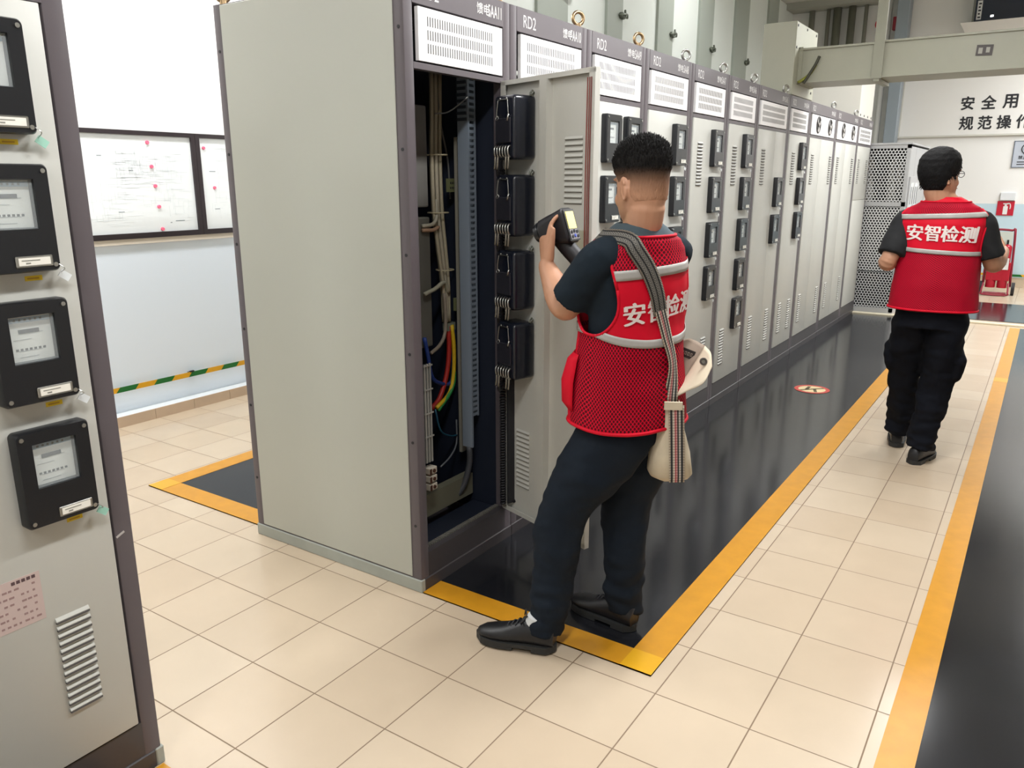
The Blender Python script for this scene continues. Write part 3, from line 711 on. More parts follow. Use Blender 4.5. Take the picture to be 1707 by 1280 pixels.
# ------------------------------------------------------------------ tall latched wall panels behind the row
M_pan = mat('wall_panel_white', '#e4e9e2', .35); M_stile = mat('wall_panel_stile', '#a4aaa0', .5)
px = [(2.85, 3.32), (4.10, 4.62), (5.40, 5.74), (6.62, 7.04), (7.86, 8.33), (9.16, 9.72), (10.62, 11.1)]
for i, (a, b) in enumerate(px):
    nx = px[i+1][0] if i+1 < len(px) else 11.98
    w = struct(MB().box(b, nx, 2.08, 2.098, .1, CEIL-.02).obj('window_%d' % (i+1), M_pan))
    MB().box(a, b, 2.05, 2.098, .1, CEIL-.02).obj('window_frame', M_stile, w)
    k = MB(); k.tube([(b-.1, 2.04, 3.2), (b-.03, 2.02, 3.21), (b+.05, 2.03, 3.22), (b+.10, 2.05, 3.2)], .014, n=6); k.tube([(b-.04, 2.035, 3.17), (b, 2.02, 3.19), (b+.03, 2.04, 3.26)], .012, n=6); k.cyl((b-.06, 2.05, 3.2), (b-.06, 2.02, 3.2), .03, n=10)
    k.obj('latch', mat('latch_metal', '#6f7468', .4, metal=.7), w, smooth=True)
    MB().cyl((b+.003, 2.078, .1), (b+.003, 2.078, CEIL-.02), .006, n=6).obj('joint', mat('joint_grey', '#7f857c', .6), w)

# ------------------------------------------------------------------ bus duct above the row
M_bus = mat('bus_duct_paint', '#a9a997', .45, vary=.03, scale=4)
e = empty('bus_duct', (4.67, 0, H), 'grey-green bus duct bridging from the cabinet tops across the aisle', 'bus duct')
def at(o, m, name, mats, **k): r = m.obj(name, mats, o, **k); r.matrix_parent_inverse = Matrix.Translation(o.location).inverted(); return r
m = MB(); m.rbox(4.67, 5.33, .0, .26, H+.004, 2.79, .004, 1); at(e, m, 'riser_box', M_bus)
m = MB()
for (x, z) in ((4.70, 2.76), (4.98, 2.765), (5.28, 2.76), (5.30, 2.62), (4.70, 2.60), (4.79, 2.60), (5.25, 2.35), (5.25, 2.3)): m.cyl((x, 0, z), (x, -.004, z), .01, n=8)
at(e, m, 'bolt', M_dark)
m = MB(); m.box(4.80, 5.2, -.58, 0, 2.35, 2.585); m.box(4.785, 5.215, -.58, 0, 2.585, 2.60); m.box(4.785, 5.215, -.58, 0, 2.338, 2.35); m.box(4.79, 5.21, -.03, 0, 2.33, 2.61)
at(e, m, 'duct_section', M_bus)
m = MB(); m.box(4.80, 5.2, -4.6, -.60, 2.355, 2.592); m.box(4.785, 5.215, -4.6, -.60, 2.592, 2.607); m.box(4.785, 5.215, -4.6, -.60, 2.342, 2.355)
at(e, m, 'duct_section', M_bus)
m = MB(); m.box(4.772, 4.784, -.635, -.56, 2.335, CEIL); at(e, m, 'hanger_bar', mat('hanger_paint', '#9d9d8c', .5))
m = MB(); m.box(4.78, 5.22, -.62, -.575, 2.315, 2.337); at(e, m, 'hanger_foot', mat('hanger_paint', '#9d9d8c', .5))
m = MB(); m.obox((4.798, -1.30, 2.48), (0, 1, .05), (0, -.05, 1), (1, 0, 0), .052, .036, .003); m.cur = 1
m.obox((4.794, -1.275, 2.478), (0, 1, .05), (0, -.05, 1), (1, 0, 0), .013, .02, .001); m.obox((4.794, -1.322, 2.48), (0, 1, .05), (0, -.05, 1), (1, 0, 0), .012, .018, .001)
at(e, m, 'phase_plate', [mat('plate_brown', '#4a4440', .5), mat('plate_square', '#a9a79c', .5)])
for c, P in (('#8a8c2f', [(4.79, -.14, 2.47), (4.778, -.10, 2.40), (4.77, -.05, 2.36), (4.75, -.02, 2.34)]), ('#3f3f30', [(4.79, -.16, 2.53), (4.775, -.14, 2.47), (4.77, -.10, 2.40), (4.765, -.06, 2.33)])):
    m = MB(); m.tube(P, .011, n=6); at(e, m, 'earth_strap', mat('strap_'+c[1:], c, .6))
e = empty('bus_riser_cover', (7.45, 0, H), 'pale tall sheet-metal cover standing on the last cabinets of the row', 'bus duct cover')
m = MB(); m.rbox(7.45, 8.18, .02, .9, H+.004, 2.86, .003, 1); at(e, m, 'casing', mat('cover_paint', '#dcd9cf', .45))
m = MB()
for i in range(4): m.cyl((7.52+i*.2, .02, H+.03), (7.52+i*.2, .016, H+.03), .012, n=8)
at(e, m, 'bolt', M_dark)

# ------------------------------------------------------------------ perforated transformer enclosure
M_sil = mat('silver_paint', '#b9babb', .38, metal=.25); M_mesh = mat('perforated_sheet', '#dcdddd', .4, metal=.2)
TX, TY0, TY1, TD, TH = 8.215, -.43, .55, 1.55, 1.985
e = empty('transformer_enclosure', (TX, 0, 0), 'silver perforated transformer enclosure at the far end of the row', 'transformer')
m = MB()
for y in (TY0, TY1-.04): m.box(TX, TX+.04, y, y+.04, .03, TH); m.box(TX+TD-.04, TX+TD, y, y+.04, .03, TH)
for z in (.03, 1.28, TH-.05): m.box(TX, TX+.04, TY0, TY1, z, z+.05)
m.box(TX-.01, TX+TD+.01, TY0-.01, TY1, TH-.008, TH+.012); m.box(TX, TX+TD, TY0, TY0+.04, .03, .08); m.box(TX, TX+TD, TY1-.02, TY1, .03, TH); m.box(TX+TD-.02, TX+TD, TY0, TY1, .03, TH); m.box(TX, TX+TD, TY0, TY1, 0, .03)
at(e, m, 'frame', M_sil)
def perforated(y0, y1, z0, z1, pitch, hole, x):
    m = MB(); n = 6; rows = int((z1-z0)/(pitch*.866)); cols = int((y1-y0)/pitch); fs = pitch/ sqrt(3)*1.004
    for r_ in range(rows+1):
        for c in range(cols+1):
            cy = y0+c*pitch+(pitch/2 if r_ % 2 else 0); cz = z0+r_*pitch*.866
            vs = []
            for i in range(6):
                a = pi/6+i*pi/3+0; 
                vs.append((x, min(max(cy+fs*cos(a), y0), y1), min(max(cz+fs*sin(a), z0), z1)))
            for i in range(6):
                a = pi/6+i*pi/3; vs.append((x, min(max(cy+hole*cos(a), y0), y1), min(max(cz+hole*sin(a), z0), z1)))
            m.add(vs, [(i, (i+1) % 6, 6+(i+1) % 6, 6+i) for i in range(6)])
    return m
def mesh_panel(y0, y1, z0, z1, pitch, hole):
    m = perforated(y0, y1, z0, z1, pitch, hole, TX+.01); o = at(e, m, 'mesh_panel', M_mesh, recalc=False)
    s = o.modifiers.new('t', 'SOLIDIFY'); s.thickness = .002
mesh_panel(TY0+.04, TY1-.04, 1.33, TH-.05, .036, .0152)
mesh_panel(TY0+.04, TY1-.04, .52, 1.28, .034, .0130)
mesh_panel(TY0+.04, TY1-.04, .08, .52, .034, .0145)
m = MB(); m.rbox(TX+.04, TX+.42, TY0-.002, TY0+.02, .08, TH-.03, .003, 1); m.rbox(TX+.43, TX+1.52, TY0-.002, TY0+.02, .08, TH-.03, .003, 1); at(e, m, 'side_panel', M_sil)
m = MB(); m.rbox(TX+.10, TX+.78, TY0-.02, TY0-.002, 1.18, 1.62, .004, 1); m.cur = 1; m.box(TX+.16, TX+.40, TY0-.023, TY0-.02, 1.26, 1.55); m.box(TX+.48, TX+.72, TY0-.023, TY0-.02, 1.26, 1.55)
m.cur = 2
for xx in (.2, .34, .52, .66): m.box(TX+xx, TX+xx+.02, TY0-.027, TY0-.023, 1.3, 1.5)
at(e, m, 'instrument_window', [M_sil, mat('pale_glass', '#e9edee', .15), mat('gauge_grey', '#6b6d6f', .5)])
for i in range(3):
    m = MB(); yy = TY0+.2+i*.31; m.cyl((TX+.45, yy, .5), (TX+.45, yy, 1.78), .085, n=24); m.cyl((TX+.45, yy, .3), (TX+.45, yy, 1.85), .05, n=12); m.cyl((TX+.45, yy, .03), (TX+.45, yy, .3), .07, n=12)
    at(e, m, 'winding', mat('winding_white', '#d2d0ca', .5), smooth=True, angle=40)
m = MB(); m.box(TX+.36, TX+.54, TY0+.06, TY1-.06, 1.85, 1.93); at(e, m, 'core_yoke', mat('core_steel', '#47494d', .5)); m = MB(); m.box(TX+.36, TX+.54, TY0+.06, TY1-.06, .2, .3); at(e, m, 'core_yoke', mat('core_steel', '#47494d', .5)); m = MB(); m.box(TX+.25, TX+.27, TY0+.03, TY1-.03, .04, 1.27); m.box(TX+.6, TX+.62, TY0+.03, TY1-.03, .04, TH-.03); at(e, m, 'shade_backing', mat('backing_shade', '#17181a', .7))  # dark sheets added behind the mesh so its holes read as shade
for yy in (TY0+.12, TY0+.36):
    m = MB(); m.tube([(TX+.2, yy, 1.9), (TX+.22, yy+.05, 1.65), (TX+.2, yy, 1.4)], .012, n=6); at(e, m, 'lead', M_dark)

# ------------------------------------------------------------------ far wall
e = empty('sign_board', (11.97, 0, 2.22), 'large white wall board with black safety slogan characters', 'sign board')
m = MB(); m.box(11.96, 11.998, -3.6, .28, 2.24, 3.24); at(e, m, 'panel', mat('sign_white', '#eceae6', .5))
m = MB()
m.box(11.95, 11.998, -3.62, .30, 2.215, 2.24); m.box(11.95, 11.998, -3.62, .30, 3.24, 3.265); m.box(11.95, 11.998, .28, .30, 2.24, 3.24)
at(e, m, 'border', mat('sign_border', '#cfcdc4', .5))
for row, z, y0, pit in (('安全用电', 2.69, -.605, .272), ('规范操作', 2.405, -.62, .243)):
    for i, c in enumerate(row):
        m = MB(); put_text(m, c, (11.957, y0-i*pit, z), (0, -1, 0), (0, 0, 1), h=.185, sx=.95, bold=.018)
        at(e, m, 'character', M_dark, recalc=False)
# grey column with conduit beside it
tag(MB().rbox(11.72, 11.98, .30, .47, 0, CEIL, .006, 1).obj('duct_column', mat('column_grey', '#98a2aa', .45, metal=.3)), 'grey-blue vertical steel column running up the far wall behind the enclosure', 'column')
tag(MB().cyl((11.87, .60, 0), (11.87, .60, CEIL), .04, n=14).obj('conduit_pipe', M_white, smooth=True), 'white vertical conduit between the red alarm bell and red call box', 'pipe')
for nm, y, r, x in (('slim conduit nearest the left end of the bus duct', 1.75, .045, 11.9), ('slim light conduit left of the two thick dark ones', 1.50, .03, 11.9), ('thick dark conduit, left one of the pair on the far wall', 1.36, .062, 11.88), ('thick dark conduit, right one of the pair on the far wall', 1.14, .055, 11.88), ('slim conduit just left of the duct hanger bar', .94, .03, 11.9)):
    tag(MB().cyl((x, y, 2.0), (x, y, CEIL), r, n=14).obj('conduit_pipe', mat('conduit_'+('d' if r > .05 else 'l'), '#6f6f62' if r > .05 else '#8d8c80', .45), smooth=True), nm, 'pipe', 'conduits on the far wall')
m = MB(); m.cyl((11.995, .715, 3.91), (11.95, .715, 3.91), .09, n=28); m.cyl((11.95, .715, 3.91), (11.925, .715, 3.91), .075, .05, n=28)
tag(m.obj('alarm_bell', mat('alarm_red', '#c8142c', .35), smooth=True, angle=40), 'round red fire alarm bell high on the far wall', 'alarm bell')
e = empty('call_box', (11.95, .54, 3.88), 'small red alarm box on the white strip beside the steel column', 'alarm box')
m = MB(); m.rbox(11.9, 11.998, .48, .545, 3.80, 3.99, .008); at(e, m, 'case', mat('call_red', '#a4102a', .4)); m = MB(); m.box(11.93, 11.998, .49, .535, 3.99, 4.25); at(e, m, 'cable_strip', M_white)
# cornice beam
struct(MB().box(11.6, 12.0, .7, 2.1, 4.2, CEIL).obj('trim_3', mat('beam_paint', '#a9a99f', .6)))
# wall unit with dark glass front and white tray
e = empty('wall_display', (11.7, -.5, 3.7), 'dark glass-fronted wall unit above a white tray, top right corner', 'wall unit')
m = MB(); m.rbox(11.72, 11.998, -1.9, -.53, 3.76, 4.22, .01); at(e, m, 'housing', mat('unit_body', '#7d7f78', .4)); m = MB(); m.box(11.712, 11.72, -1.88, -.56, 3.78, 4.2); at(e, m, 'dark_screen', mat('unit_glass', '#2a3140', .08))
m = MB(); m.box(11.708, 11.712, -.645, -.585, 3.80, 4.05); m.cur = 1
for i in range(5): m.box(11.706, 11.708, -.635+.01*(i % 2), -.60, 3.82+i*.045, 3.84+i*.045)
at(e, m, 'label_strip', [M_white, M_dark]); m = MB(); m.box(11.708, 11.712, -.80, -.76, 3.82, 3.845); at(e, m, 'indicator', mat('indicator_white', '#ffffff', .4, emit=2))
m = MB(); m.poly([(11.45, -.42, 3.735), (11.998, -.42, 3.735), (11.998, -.48, 3.62), (11.55, -.48, 3.62)], (0, -1.5, 0)); at(e, m, 'tray', mat('tray_white', '#dfdcd6', .4))
# no smoking sign
e = empty('no_smoking_sign', (11.99, -1.45, 1.75), 'grey no-smoking notice on the far wall above the trolley', 'sign')
m = MB(); m.box(11.985, 11.998, -1.66, -1.275, 1.755, 2.135); at(e, m, 'plate', mat('sign_grey', '#bcc3cf', .4))
m = MB(); m.box(11.982, 11.985, -1.66, -1.275, 1.755, 1.765); m.box(11.982, 11.985, -1.66, -1.275, 2.125, 2.135); m.box(11.982, 11.985, -1.285, -1.275, 1.765, 2.125); at(e, m, 'edge', mat('sign_edge', '#5c6674', .4))
m = MB(); m.torus((11.982, -1.455, 2.02), .075, .007, (1, 0, 0), n=32, m=6); m.obox((11.98, -1.455, 2.02), (0, .7, .7), (0, -.7, .7), (1, 0, 0), .07, .006, .002); m.box(11.979, 11.984, -1.50, -1.405, 2.012, 2.03); at(e, m, 'pictogram', M_dark)
m = MB(); put_text(m, '禁止吸烟', (11.983, -1.465, 1.90), (0, -1, 0), (0, 0, 1), h=.05, sx=1.1, bold=.01); at(e, m, 'lettering', M_dark, recalc=False)
m = MB()
for k in range(2): m.box(11.983, 11.985, -1.62, -1.34, 1.83-k*.035, 1.842-k*.035)
at(e, m, 'small_print', M_dark)
# extinguisher sign and holder
e = empty('extinguisher_sign', (11.99, -1.28, 1.06), 'square red fire extinguisher sign on the far wall', 'sign')
m = MB(); m.box(11.99, 11.999, -1.395, -1.175, 1.065, 1.275); at(e, m, 'plate', mat('sign_red', '#c01530', .4))
m = MB(); m.rbox(11.986, 11.99, -1.315, -1.255, 1.08, 1.20, .0015, 1); m.box(11.986, 11.99, -1.30, -1.27, 1.2, 1.225); m.tube([(11.988, -1.285, 1.235), (11.988, -1.33, 1.24), (11.988, -1.345, 1.20), (11.988, -1.342, 1.16)], .007, n=6); m.box(11.986, 11.99, -1.32, -1.25, 1.228, 1.243)
at(e, m, 'pictogram', M_white)
tag(MB().rbox(11.96, 11.998, -1.395, -1.20, 1.285, 1.40, .006).obj('paper_holder', mat('holder_clear', '#e3e7ea', .2)), 'small clear plastic holder on the far wall above the red extinguisher sign', 'holder')
# fire trolley
e = empty('fire_trolley', (10.95, -1.36, 0), 'red wheeled fire extinguisher trolley by the far wall, right of the walking man', 'trolley')
M_red = mat('trolley_red', '#b5152e', .35)
m = MB(); m.tube([(10.98, -1.19, .12), (10.98, -1.19, .80), (10.98, -1.22, .90), (10.98, -1.45, .90), (10.98, -1.49, .86), (10.98, -1.52, .12)], .016, n=8); at(e, m, 'push_frame', mat('trolley_frame', '#8e2035', .4), smooth=True)
m = MB(); m.rbox(10.93, 11.0, -1.50, -1.21, .20, .46, .01); at(e, m, 'box', M_red)
for yy in (-1.28, -1.42):
    m = MB(); m.cyl((10.99, yy, .10), (10.99, yy, .66), .062, n=20); m.ell((10.99, yy, .66), .062, .062, .05); at(e, m, 'extinguisher', M_red, smooth=True, angle=50)
    m = MB(); m.cyl((10.99, yy, .69), (10.99, yy, .76), .02, n=10); m.box(10.93, 10.99, yy-.012, yy+.012, .75, .77); at(e, m, 'valve', M_dark)
m = MB(); m.box(10.915, 10.925, -1.47, -1.22, .36, .52); m.cur = 1
for k in range(3): m.box(10.912, 10.915, -1.44+.07*k, -1.40+.07*k, .43, .46)
at(e, m, 'instruction_label', [M_white, M_dark])
m = MB(); m.box(10.975, 10.98, -1.47, -1.23, .66, .88); at(e, m, 'back_board', mat('trolley_board', '#d5dbd2', .4))
m = MB(); m.tube([(10.9, -1.2, .17), (10.78, -1.19, .06), (10.78, -1.21, .02), (10.78, -1.49, .02), (10.78, -1.51, .06), (10.9, -1.5, .17)], .012, n=8); m.box(10.78, 10.95, -1.49, -1.21, .03, .04); at(e, m, 'foot_tray', mat('trolley_frame', '#8e2035', .4))
for yy in (-1.56, -1.17):
    m = MB(); m.cyl((11.0, yy-.02, .09), (11.0, yy+.02, .09), .09, n=20); at(e, m, 'wheel', M_dark, smooth=True, angle=40)
#PEOPLE
M_skin = mat('skin', '#c08f72', .5, vary=.04, scale=6)
def hair_mat(name, dark, fade, z0, z1):
    m = bpy.data.materials.new(name); m.use_nodes = True; nt = m.node_tree; N = nt.nodes; L = nt.links; b = N['Principled BSDF']; b.inputs['Roughness'].default_value = .7; b.inputs['Specular IOR Level'].default_value = .2
    b.inputs['Base Color'].default_value = lin(dark)
    n = N.new('ShaderNodeTexNoise'); n.inputs['Scale'].default_value = 220; n.inputs['Detail'].default_value = 2
    tc = N.new('ShaderNodeTexCoord'); mp = N.new('ShaderNodeMapping'); mp.inputs['Scale'].default_value = (1, 1, .25); L.new(tc.outputs['Object'], mp.inputs[0]); L.new(mp.outputs[0], n.inputs['Vector'])
    bp = N.new('ShaderNodeBump'); bp.inputs['Strength'].default_value = .8; bp.inputs['Distance'].default_value = .004; L.new(n.outputs['Fac'], bp.inputs['Height']); L.new(bp.outputs[0], b.inputs['Normal'])
    if fade:
        sp = N.new('ShaderNodeSeparateXYZ'); L.new(tc.outputs['Object'], sp.inputs[0])
        r = N.new('ShaderNodeMapRange'); r.inputs['From Min'].default_value = z0; r.inputs['From Max'].default_value = z1; r.interpolation_type = 'SMOOTHSTEP'; L.new(sp.outputs['Z'], r.inputs['Value'])
        mx = N.new('ShaderNodeMix'); mx.data_type = 'RGBA'; mx.inputs['A'].default_value = lin(fade); mx.inputs['B'].default_value = lin(dark); L.new(r.outputs[0], mx.inputs['Factor']); L.new(mx.outputs['Result'], b.inputs['Base Color'])
    return m
def net_material(name, thread, hole, su, sv):
    m = bpy.data.materials.new(name); m.use_nodes = True; nt = m.node_tree; N = nt.nodes; L = nt.links; b = N['Principled BSDF']; b.inputs['Roughness'].default_value = .65; b.inputs['Specular IOR Level'].default_value = .15
    uv = N.new('ShaderNodeUVMap'); uv.uv_map = 'UVMap'; sp = N.new('ShaderNodeSeparateXYZ'); L.new(uv.outputs[0], sp.inputs[0])
    def M(op, a, c):
        n = N.new('ShaderNodeMath'); n.operation = op
        for i, v in enumerate((a, c)):
            if v is None: continue
            if isinstance(v, (int, float)): n.inputs[i].default_value = v
            else: L.new(v, n.inputs[i])
        return n.outputs[0]
    a = M('SINE', M('MULTIPLY', M('ADD', M('MULTIPLY', sp.outputs[0], su), M('MULTIPLY', sp.outputs[1], sv)), pi), None)
    c = M('SINE', M('MULTIPLY', M('SUBTRACT', M('MULTIPLY', sp.outputs[0], su), M('MULTIPLY', sp.outputs[1], sv)), pi), None)
    h = M('GREATER_THAN', M('ABSOLUTE', M('MULTIPLY', a, c), None), .33)
    mx = N.new('ShaderNodeMix'); mx.data_type = 'RGBA'; mx.inputs['A'].default_value = lin(thread); mx.inputs['B'].default_value = lin(hole)
    L.new(h, mx.inputs['Factor']); L.new(mx.outputs['Result'], b.inputs['Base Color'])
    return m
M_net = net_material('vest_net', '#c8062a', '#4f0716', 85, 62)
M_net2 = net_material('vest_net_fine', '#c6082a', '#76081f', 110, 90)
M_vred = mat('vest_red', '#d00a28', .6, spec=.2, vary=.05, scale=9)
M_refl = mat('reflective_tape', '#a9a6a2', .35, vary=.06, scale=30)
M_vtext = mat('vest_lettering', '#e9dcd8', .5)
M_trous = mat('trouser_cloth', '#151d27', .85, spec=.2, vary=.08, scale=6, bump=.2, bscale=60)
M_trous2 = mat('cargo_cloth', '#0b0e17', .85, spec=.2, vary=.08, scale=6, bump=.2, bscale=60)
M_shoe = mat('shoe_leather', '#17171a', .42, bump=.1, bscale=90)
M_sole = mat('shoe_sole', '#2a2b2b', .6)

def head_rings():
    T = [(-.012,.030,.072,-.045),(0,.045,.088,-.056),(.015,.055,.094,-.064),(.03,.063,.095,-.071),(.06,.072,.094,-.081),(.09,.0745,.091,-.090),(.12,.0745,.090,-.097),(.15,.0765,.093,-.101),(.175,.0755,.089,-.099),(.198,.068,.074,-.088),(.215,.055,.053,-.068),(.227,.038,.030,-.045),(.234,.018,.008,-.022)]
    return T
def head_point(z, u, off=0):
    T = head_rings()
    for i in range(len(T)-1):
        if T[i][0] <= z <= T[i+1][0]:
            t = (z-T[i][0])/(T[i+1][0]-T[i][0]); w, f, b = [T[i][k]+(T[i+1][k]-T[i][k])*t for k in (1, 2, 3)]; break
    cy, ry = (f+b)/2, (f-b)/2
    return Vector(((w+off)*cos(u), cy+(ry+off)*sin(u), z))
def build_person(P):
    az = radians(P['az']); F = Vector((cos(az), sin(az), 0)); R = Vector((sin(az), -cos(az), 0)); U = Vector((0, 0, 1)); C0 = Vector((P['c'][0], P['c'][1], 0))
    e = empty('person', (P['c'][0], P['c'][1], 0), P['label'], 'person')
    inv = Matrix.Translation(e.location).inverted()
    def child(name, me, parent=None):
        o = link(name, me, parent or e)
        if parent is None: o.matrix_parent_inverse = inv
        return o
    rings = P['rings']
    def tp(z, u, off=0, table=None):
        T = table or rings
        z = min(max(z, T[0][0]), T[-1][0])
        for i in range(len(T)-1):
            if z <= T[i+1][0]:
                t = (z-T[i][0])/(T[i+1][0]-T[i][0]); t = t*t*(3-2*t)*.5+t*.5
                a, bf, bb, fs, rs = [T[i][k]+(T[i+1][k]-T[i][k])*t for k in range(1, 6)]; break
        n = 2/2.35; cu, su = cos(u), sin(u)
        x = (a+off)*math.copysign(abs(cu)**n, cu); b = bf if su > 0 else bb
        y = (b+off)*math.copysign(abs(su)**n, su)
        return C0+R*(x+rs)+F*(y+fs)+U*z
    def torso_rings(off, z0, z1, k=24, n=40, table=None): return [[tp(z0+(z1-z0)*i/k, 2*pi*j/n, off, table) for j in range(n)] for i in range(k+1)]
    HM = Matrix.Translation(Vector(P['head'])) @ Euler((radians(P.get('pitch', 0)), radians(P.get('roll', 0)), radians(P['head_az']-90)), 'XYZ').to_matrix().to_4x4()
    # ---- body
    m = MB()
    m.loft(torso_rings(-.02, P['z_in'], rings[-1][0]-.005))
    zs = [t[0] for t in head_rings()]; zz = []
    for i in range(len(zs)-1): zz += [zs[i], (zs[i]+zs[i+1])/2]
    zz.append(zs[-1])
    m.loft([[HM @ head_point(z, 2*pi*j/36) for j in range(36)] for z in zz])
    H3 = HM.to_3x3()
    m.limb([HM@Vector((0, .108, .105)), HM@Vector((0, .112, .085)), HM@Vector((0, .098, .062))] if False else [HM@Vector((0, .088, .118)), HM@Vector((0, .098, .095)), HM@Vector((0, .098, .078))], [.008, .010, .013], n=12)
    m.ell(HM@Vector((0, .092, .045)), .024, .012, .009, H3); m.ell(HM@Vector((0, .089, .034)), .020, .011, .008, H3); m.ell(HM@Vector((0, .082, .008)), .022, .018, .016, H3)
    for s in (-1, 1):
        m.ell(HM@Vector((s*.034, .079, .133)), .023, .011, .007, H3)
        m.ell(HM@Vector((s*.044, .057, .068)), .020, .020, .024, H3)
        EM = H3 @ Euler((radians(-12), 0, radians(s*18))).to_matrix()
        m.ell(HM@Vector((s*.0755, -.012, .092)), .006, .016, .030, EM); 
        t = [HM@(Vector((s*.078, -.012, .092))+Euler((radians(-12), 0, radians(s*18))).to_matrix()@Vector((s*.002, .016*cos(a), .031*sin(a)))) for a in [radians(d) for d in range(-100, 161, 20)]]
        m.tube(t, .0048, n=8, sub=2)
    nb = tp(rings[-1][0]-.03, 0)*.5+tp(rings[-1][0]-.03, pi)*.5
    m.limb([nb-U*.03, nb, (nb+HM@Vector((0, -.024, .0)))/2, HM@Vector((0, -.018, .04))], [(.062, .085), (.060, .068), (.058, .061), (.058, .062)], ref=F)
    hz = P['vox']
    for s in ('L', 'R'):
        S, E, W = [Vector(v) for v in P['arm'+s]]
        mid = (E+W)/2
        m.limb([S, S.lerp(E, .5), E.lerp(S, .08), E.lerp(W, .12), E.lerp(W, .35), E.lerp(W, .75), W], [.052, .05, .044, .049, .050, .037, .029], n=18)
        h = P['hand'+s]; d = Vector(h['dir']).normalized(); pn = Vector(h['palm']); pn = (pn-d*pn.dot(d)).normalized(); ts = d.cross(pn)*(h['side'])
        m.limb([W-d*.01, W+d*.02, W+d*.06, W+d*.092], [(.018, .026), (.017, .032), (.016, .040), (.013, .041)], n=16, ref=pn)
        for i, (off, ln, r) in enumerate(((.029, .98, .0088), (.010, 1.08, .009), (-.010, 1.0, .0086), (-.0295, .80, .0076))):
            cl = h['curl'][i]; sp = h.get('spread', .06)*(1.5-i)
            q = W+d*.086+ts*off; dd = (d+ts*sp).normalized(); pts = [q-d*.015, q]
            ax = dd.cross(pn).normalized()
            for seg, L_ in enumerate((.043, .027, .021)):
                dd = Matrix.Rotation(cl[seg], 3, ax) @ dd; q = q+dd*L_*ln; pts.append(q)
            m.limb(pts, [r*1.1, r*1.08, r, r*.93, r*.8], n=10, sub=4)
        q = W+d*.022+ts*.024-pn*-.004; dd = (d*h['th'][0]+ts*h['th'][1]+pn*h['th'][2]).normalized(); pts = [q]
        for L_, b in ((.045, 0), (.032, .25), (.026, .2)):
            dd = (dd+d*b+pn*h['th'][3]*b).normalized(); q = q+dd*L_; pts.append(q)
        m.limb(pts, [.0155, .012, .0105, .0085], n=10, sub=4)
    for s in ('L', 'R'):
        A = [Vector(v) for v in P['leg'+s]]
        m.limb([A[0], A[0].lerp(A[1], .5), A[1], A[1].lerp(A[2], .4), A[2]+Vector((0, 0, .05))], [.07, .06, .045, .045, .028], n=14)
    body = child('body', fuse(m, hz, 5, M_skin, 'body'))
    # ---- face
    for s in (-1, 1):
        k = MB(); k.ell(HM@Vector((s*.032, .0755, .113)), .013, .011, .007, H3, 14, 10); child('eye', k.mesh('eye', mat('eye_white', '#d9d2c8', .2), smooth=True), None)
        k = MB(); k.ell(HM@Vector((s*.032, .0855, .113)), .005, .0016, .005, H3, 10, 6); child('iris', k.mesh('iris', M_dark), None)
        k = MB(); k.limb([HM@Vector((s*.014, .093, .134)), HM@Vector((s*.032, .090, .138)), HM@Vector((s*.050, .076, .134))], [.0025, .004, .002], n=8); child('eyebrow', k.mesh('eyebrow', M_dark, smooth=True), None)
    k = MB(); k.limb([HM@Vector((-.022, .096, .040)), HM@Vector((0, .103, .041)), HM@Vector((.022, .096, .040))], [.0025, .0045, .0025], n=8); child('lips', k.mesh('lips', mat('lip', '#9e5f52', .45), smooth=True), None)
    # ---- hair
    n, kz = 120, 90; hr = []
    for i in range(kz+1):
        z = .020+(.2339-.020)*(i/kz)
        row = []
        for j in range(n):
            u = 2*pi*j/n; t = P['hair'](z, (math.degrees(u)) % 360)
            q = head_point(z, u)
            nn = Vector((q.x, (q.y+.005)*.9, max(0, (z-.13))*1.3)).normalized()
            if t > 0:
                t += noise.noise(Vector((q.x*60, q.y*60, z*60)))*P['hair_n']*min(1, t/.008)+noise.noise(Vector((q.x*170, q.y*170, z*130)))*P['hair_n']*.6*min(1, t/.008)
            row.append(HM@(q+nn*t))
        hr.append(row)
    k = MB(); k.loft(hr)
    ho = child('hair', k.mesh('hair', P['hair_mat'](HM), smooth=True))
    k = MB(); rr = random.Random(3)
    for i in range(P['tufts']):
        u = rr.uniform(0, 2*pi); z = rr.uniform(P['tuft_z'], .233); t = P['hair'](z, math.degrees(u))
        if t < .0022: continue
        q = head_point(z, u); nn = Vector((q.x, q.y+.005, max(0, z-.13)*1.6+P['tuft_up'])).normalized(); 
        tip = Vector((rr.uniform(-.5, .5), rr.uniform(-.2, .6), rr.uniform(.0, .5)))*.5
        a = q+nn*(t*.75); b = a+(nn+tip).normalized()*P['tuft_l']*rr.uniform(.6, 1.2)*min(1, .35+t/.010)
        k.limb([HM@a, HM@a.lerp(b, .6), HM@b], [.0026, .0018, .0004], n=4, sub=2, round0=False, round1=False)
    if k.v: child('hair_tufts', k.mesh('hair_tufts', P['hair_mat'](HM), smooth=True), None)['kind'] = 'stuff'
    # ---- shirt
    m = MB(); m.loft(torso_rings(-.004, P['z_shirt'], rings[-1][0]+.004))
    for s in ('L', 'R'):
        S, E, W = [Vector(v) for v in P['arm'+s]]; k = P['sleeve']
        c = (S+C0+U*S.z)/2
        m.limb([S.lerp(Vector((C0.x, C0.y, S.z)), .42), S, S.lerp(E, .35), S.lerp(E, k)], [(.058, .052), (.064, .066), (.070, .074), (.068, .082)], n=22, round1=False)
    nk = rings[-1][0]
    wr = P['wrinkle']
    def disp(co): return noise.noise(Vector((co.x*9, co.y*9, co.z*16)))*wr+noise.noise(Vector((co.x*22+5, co.y*22, co.z*30)))*wr*.4
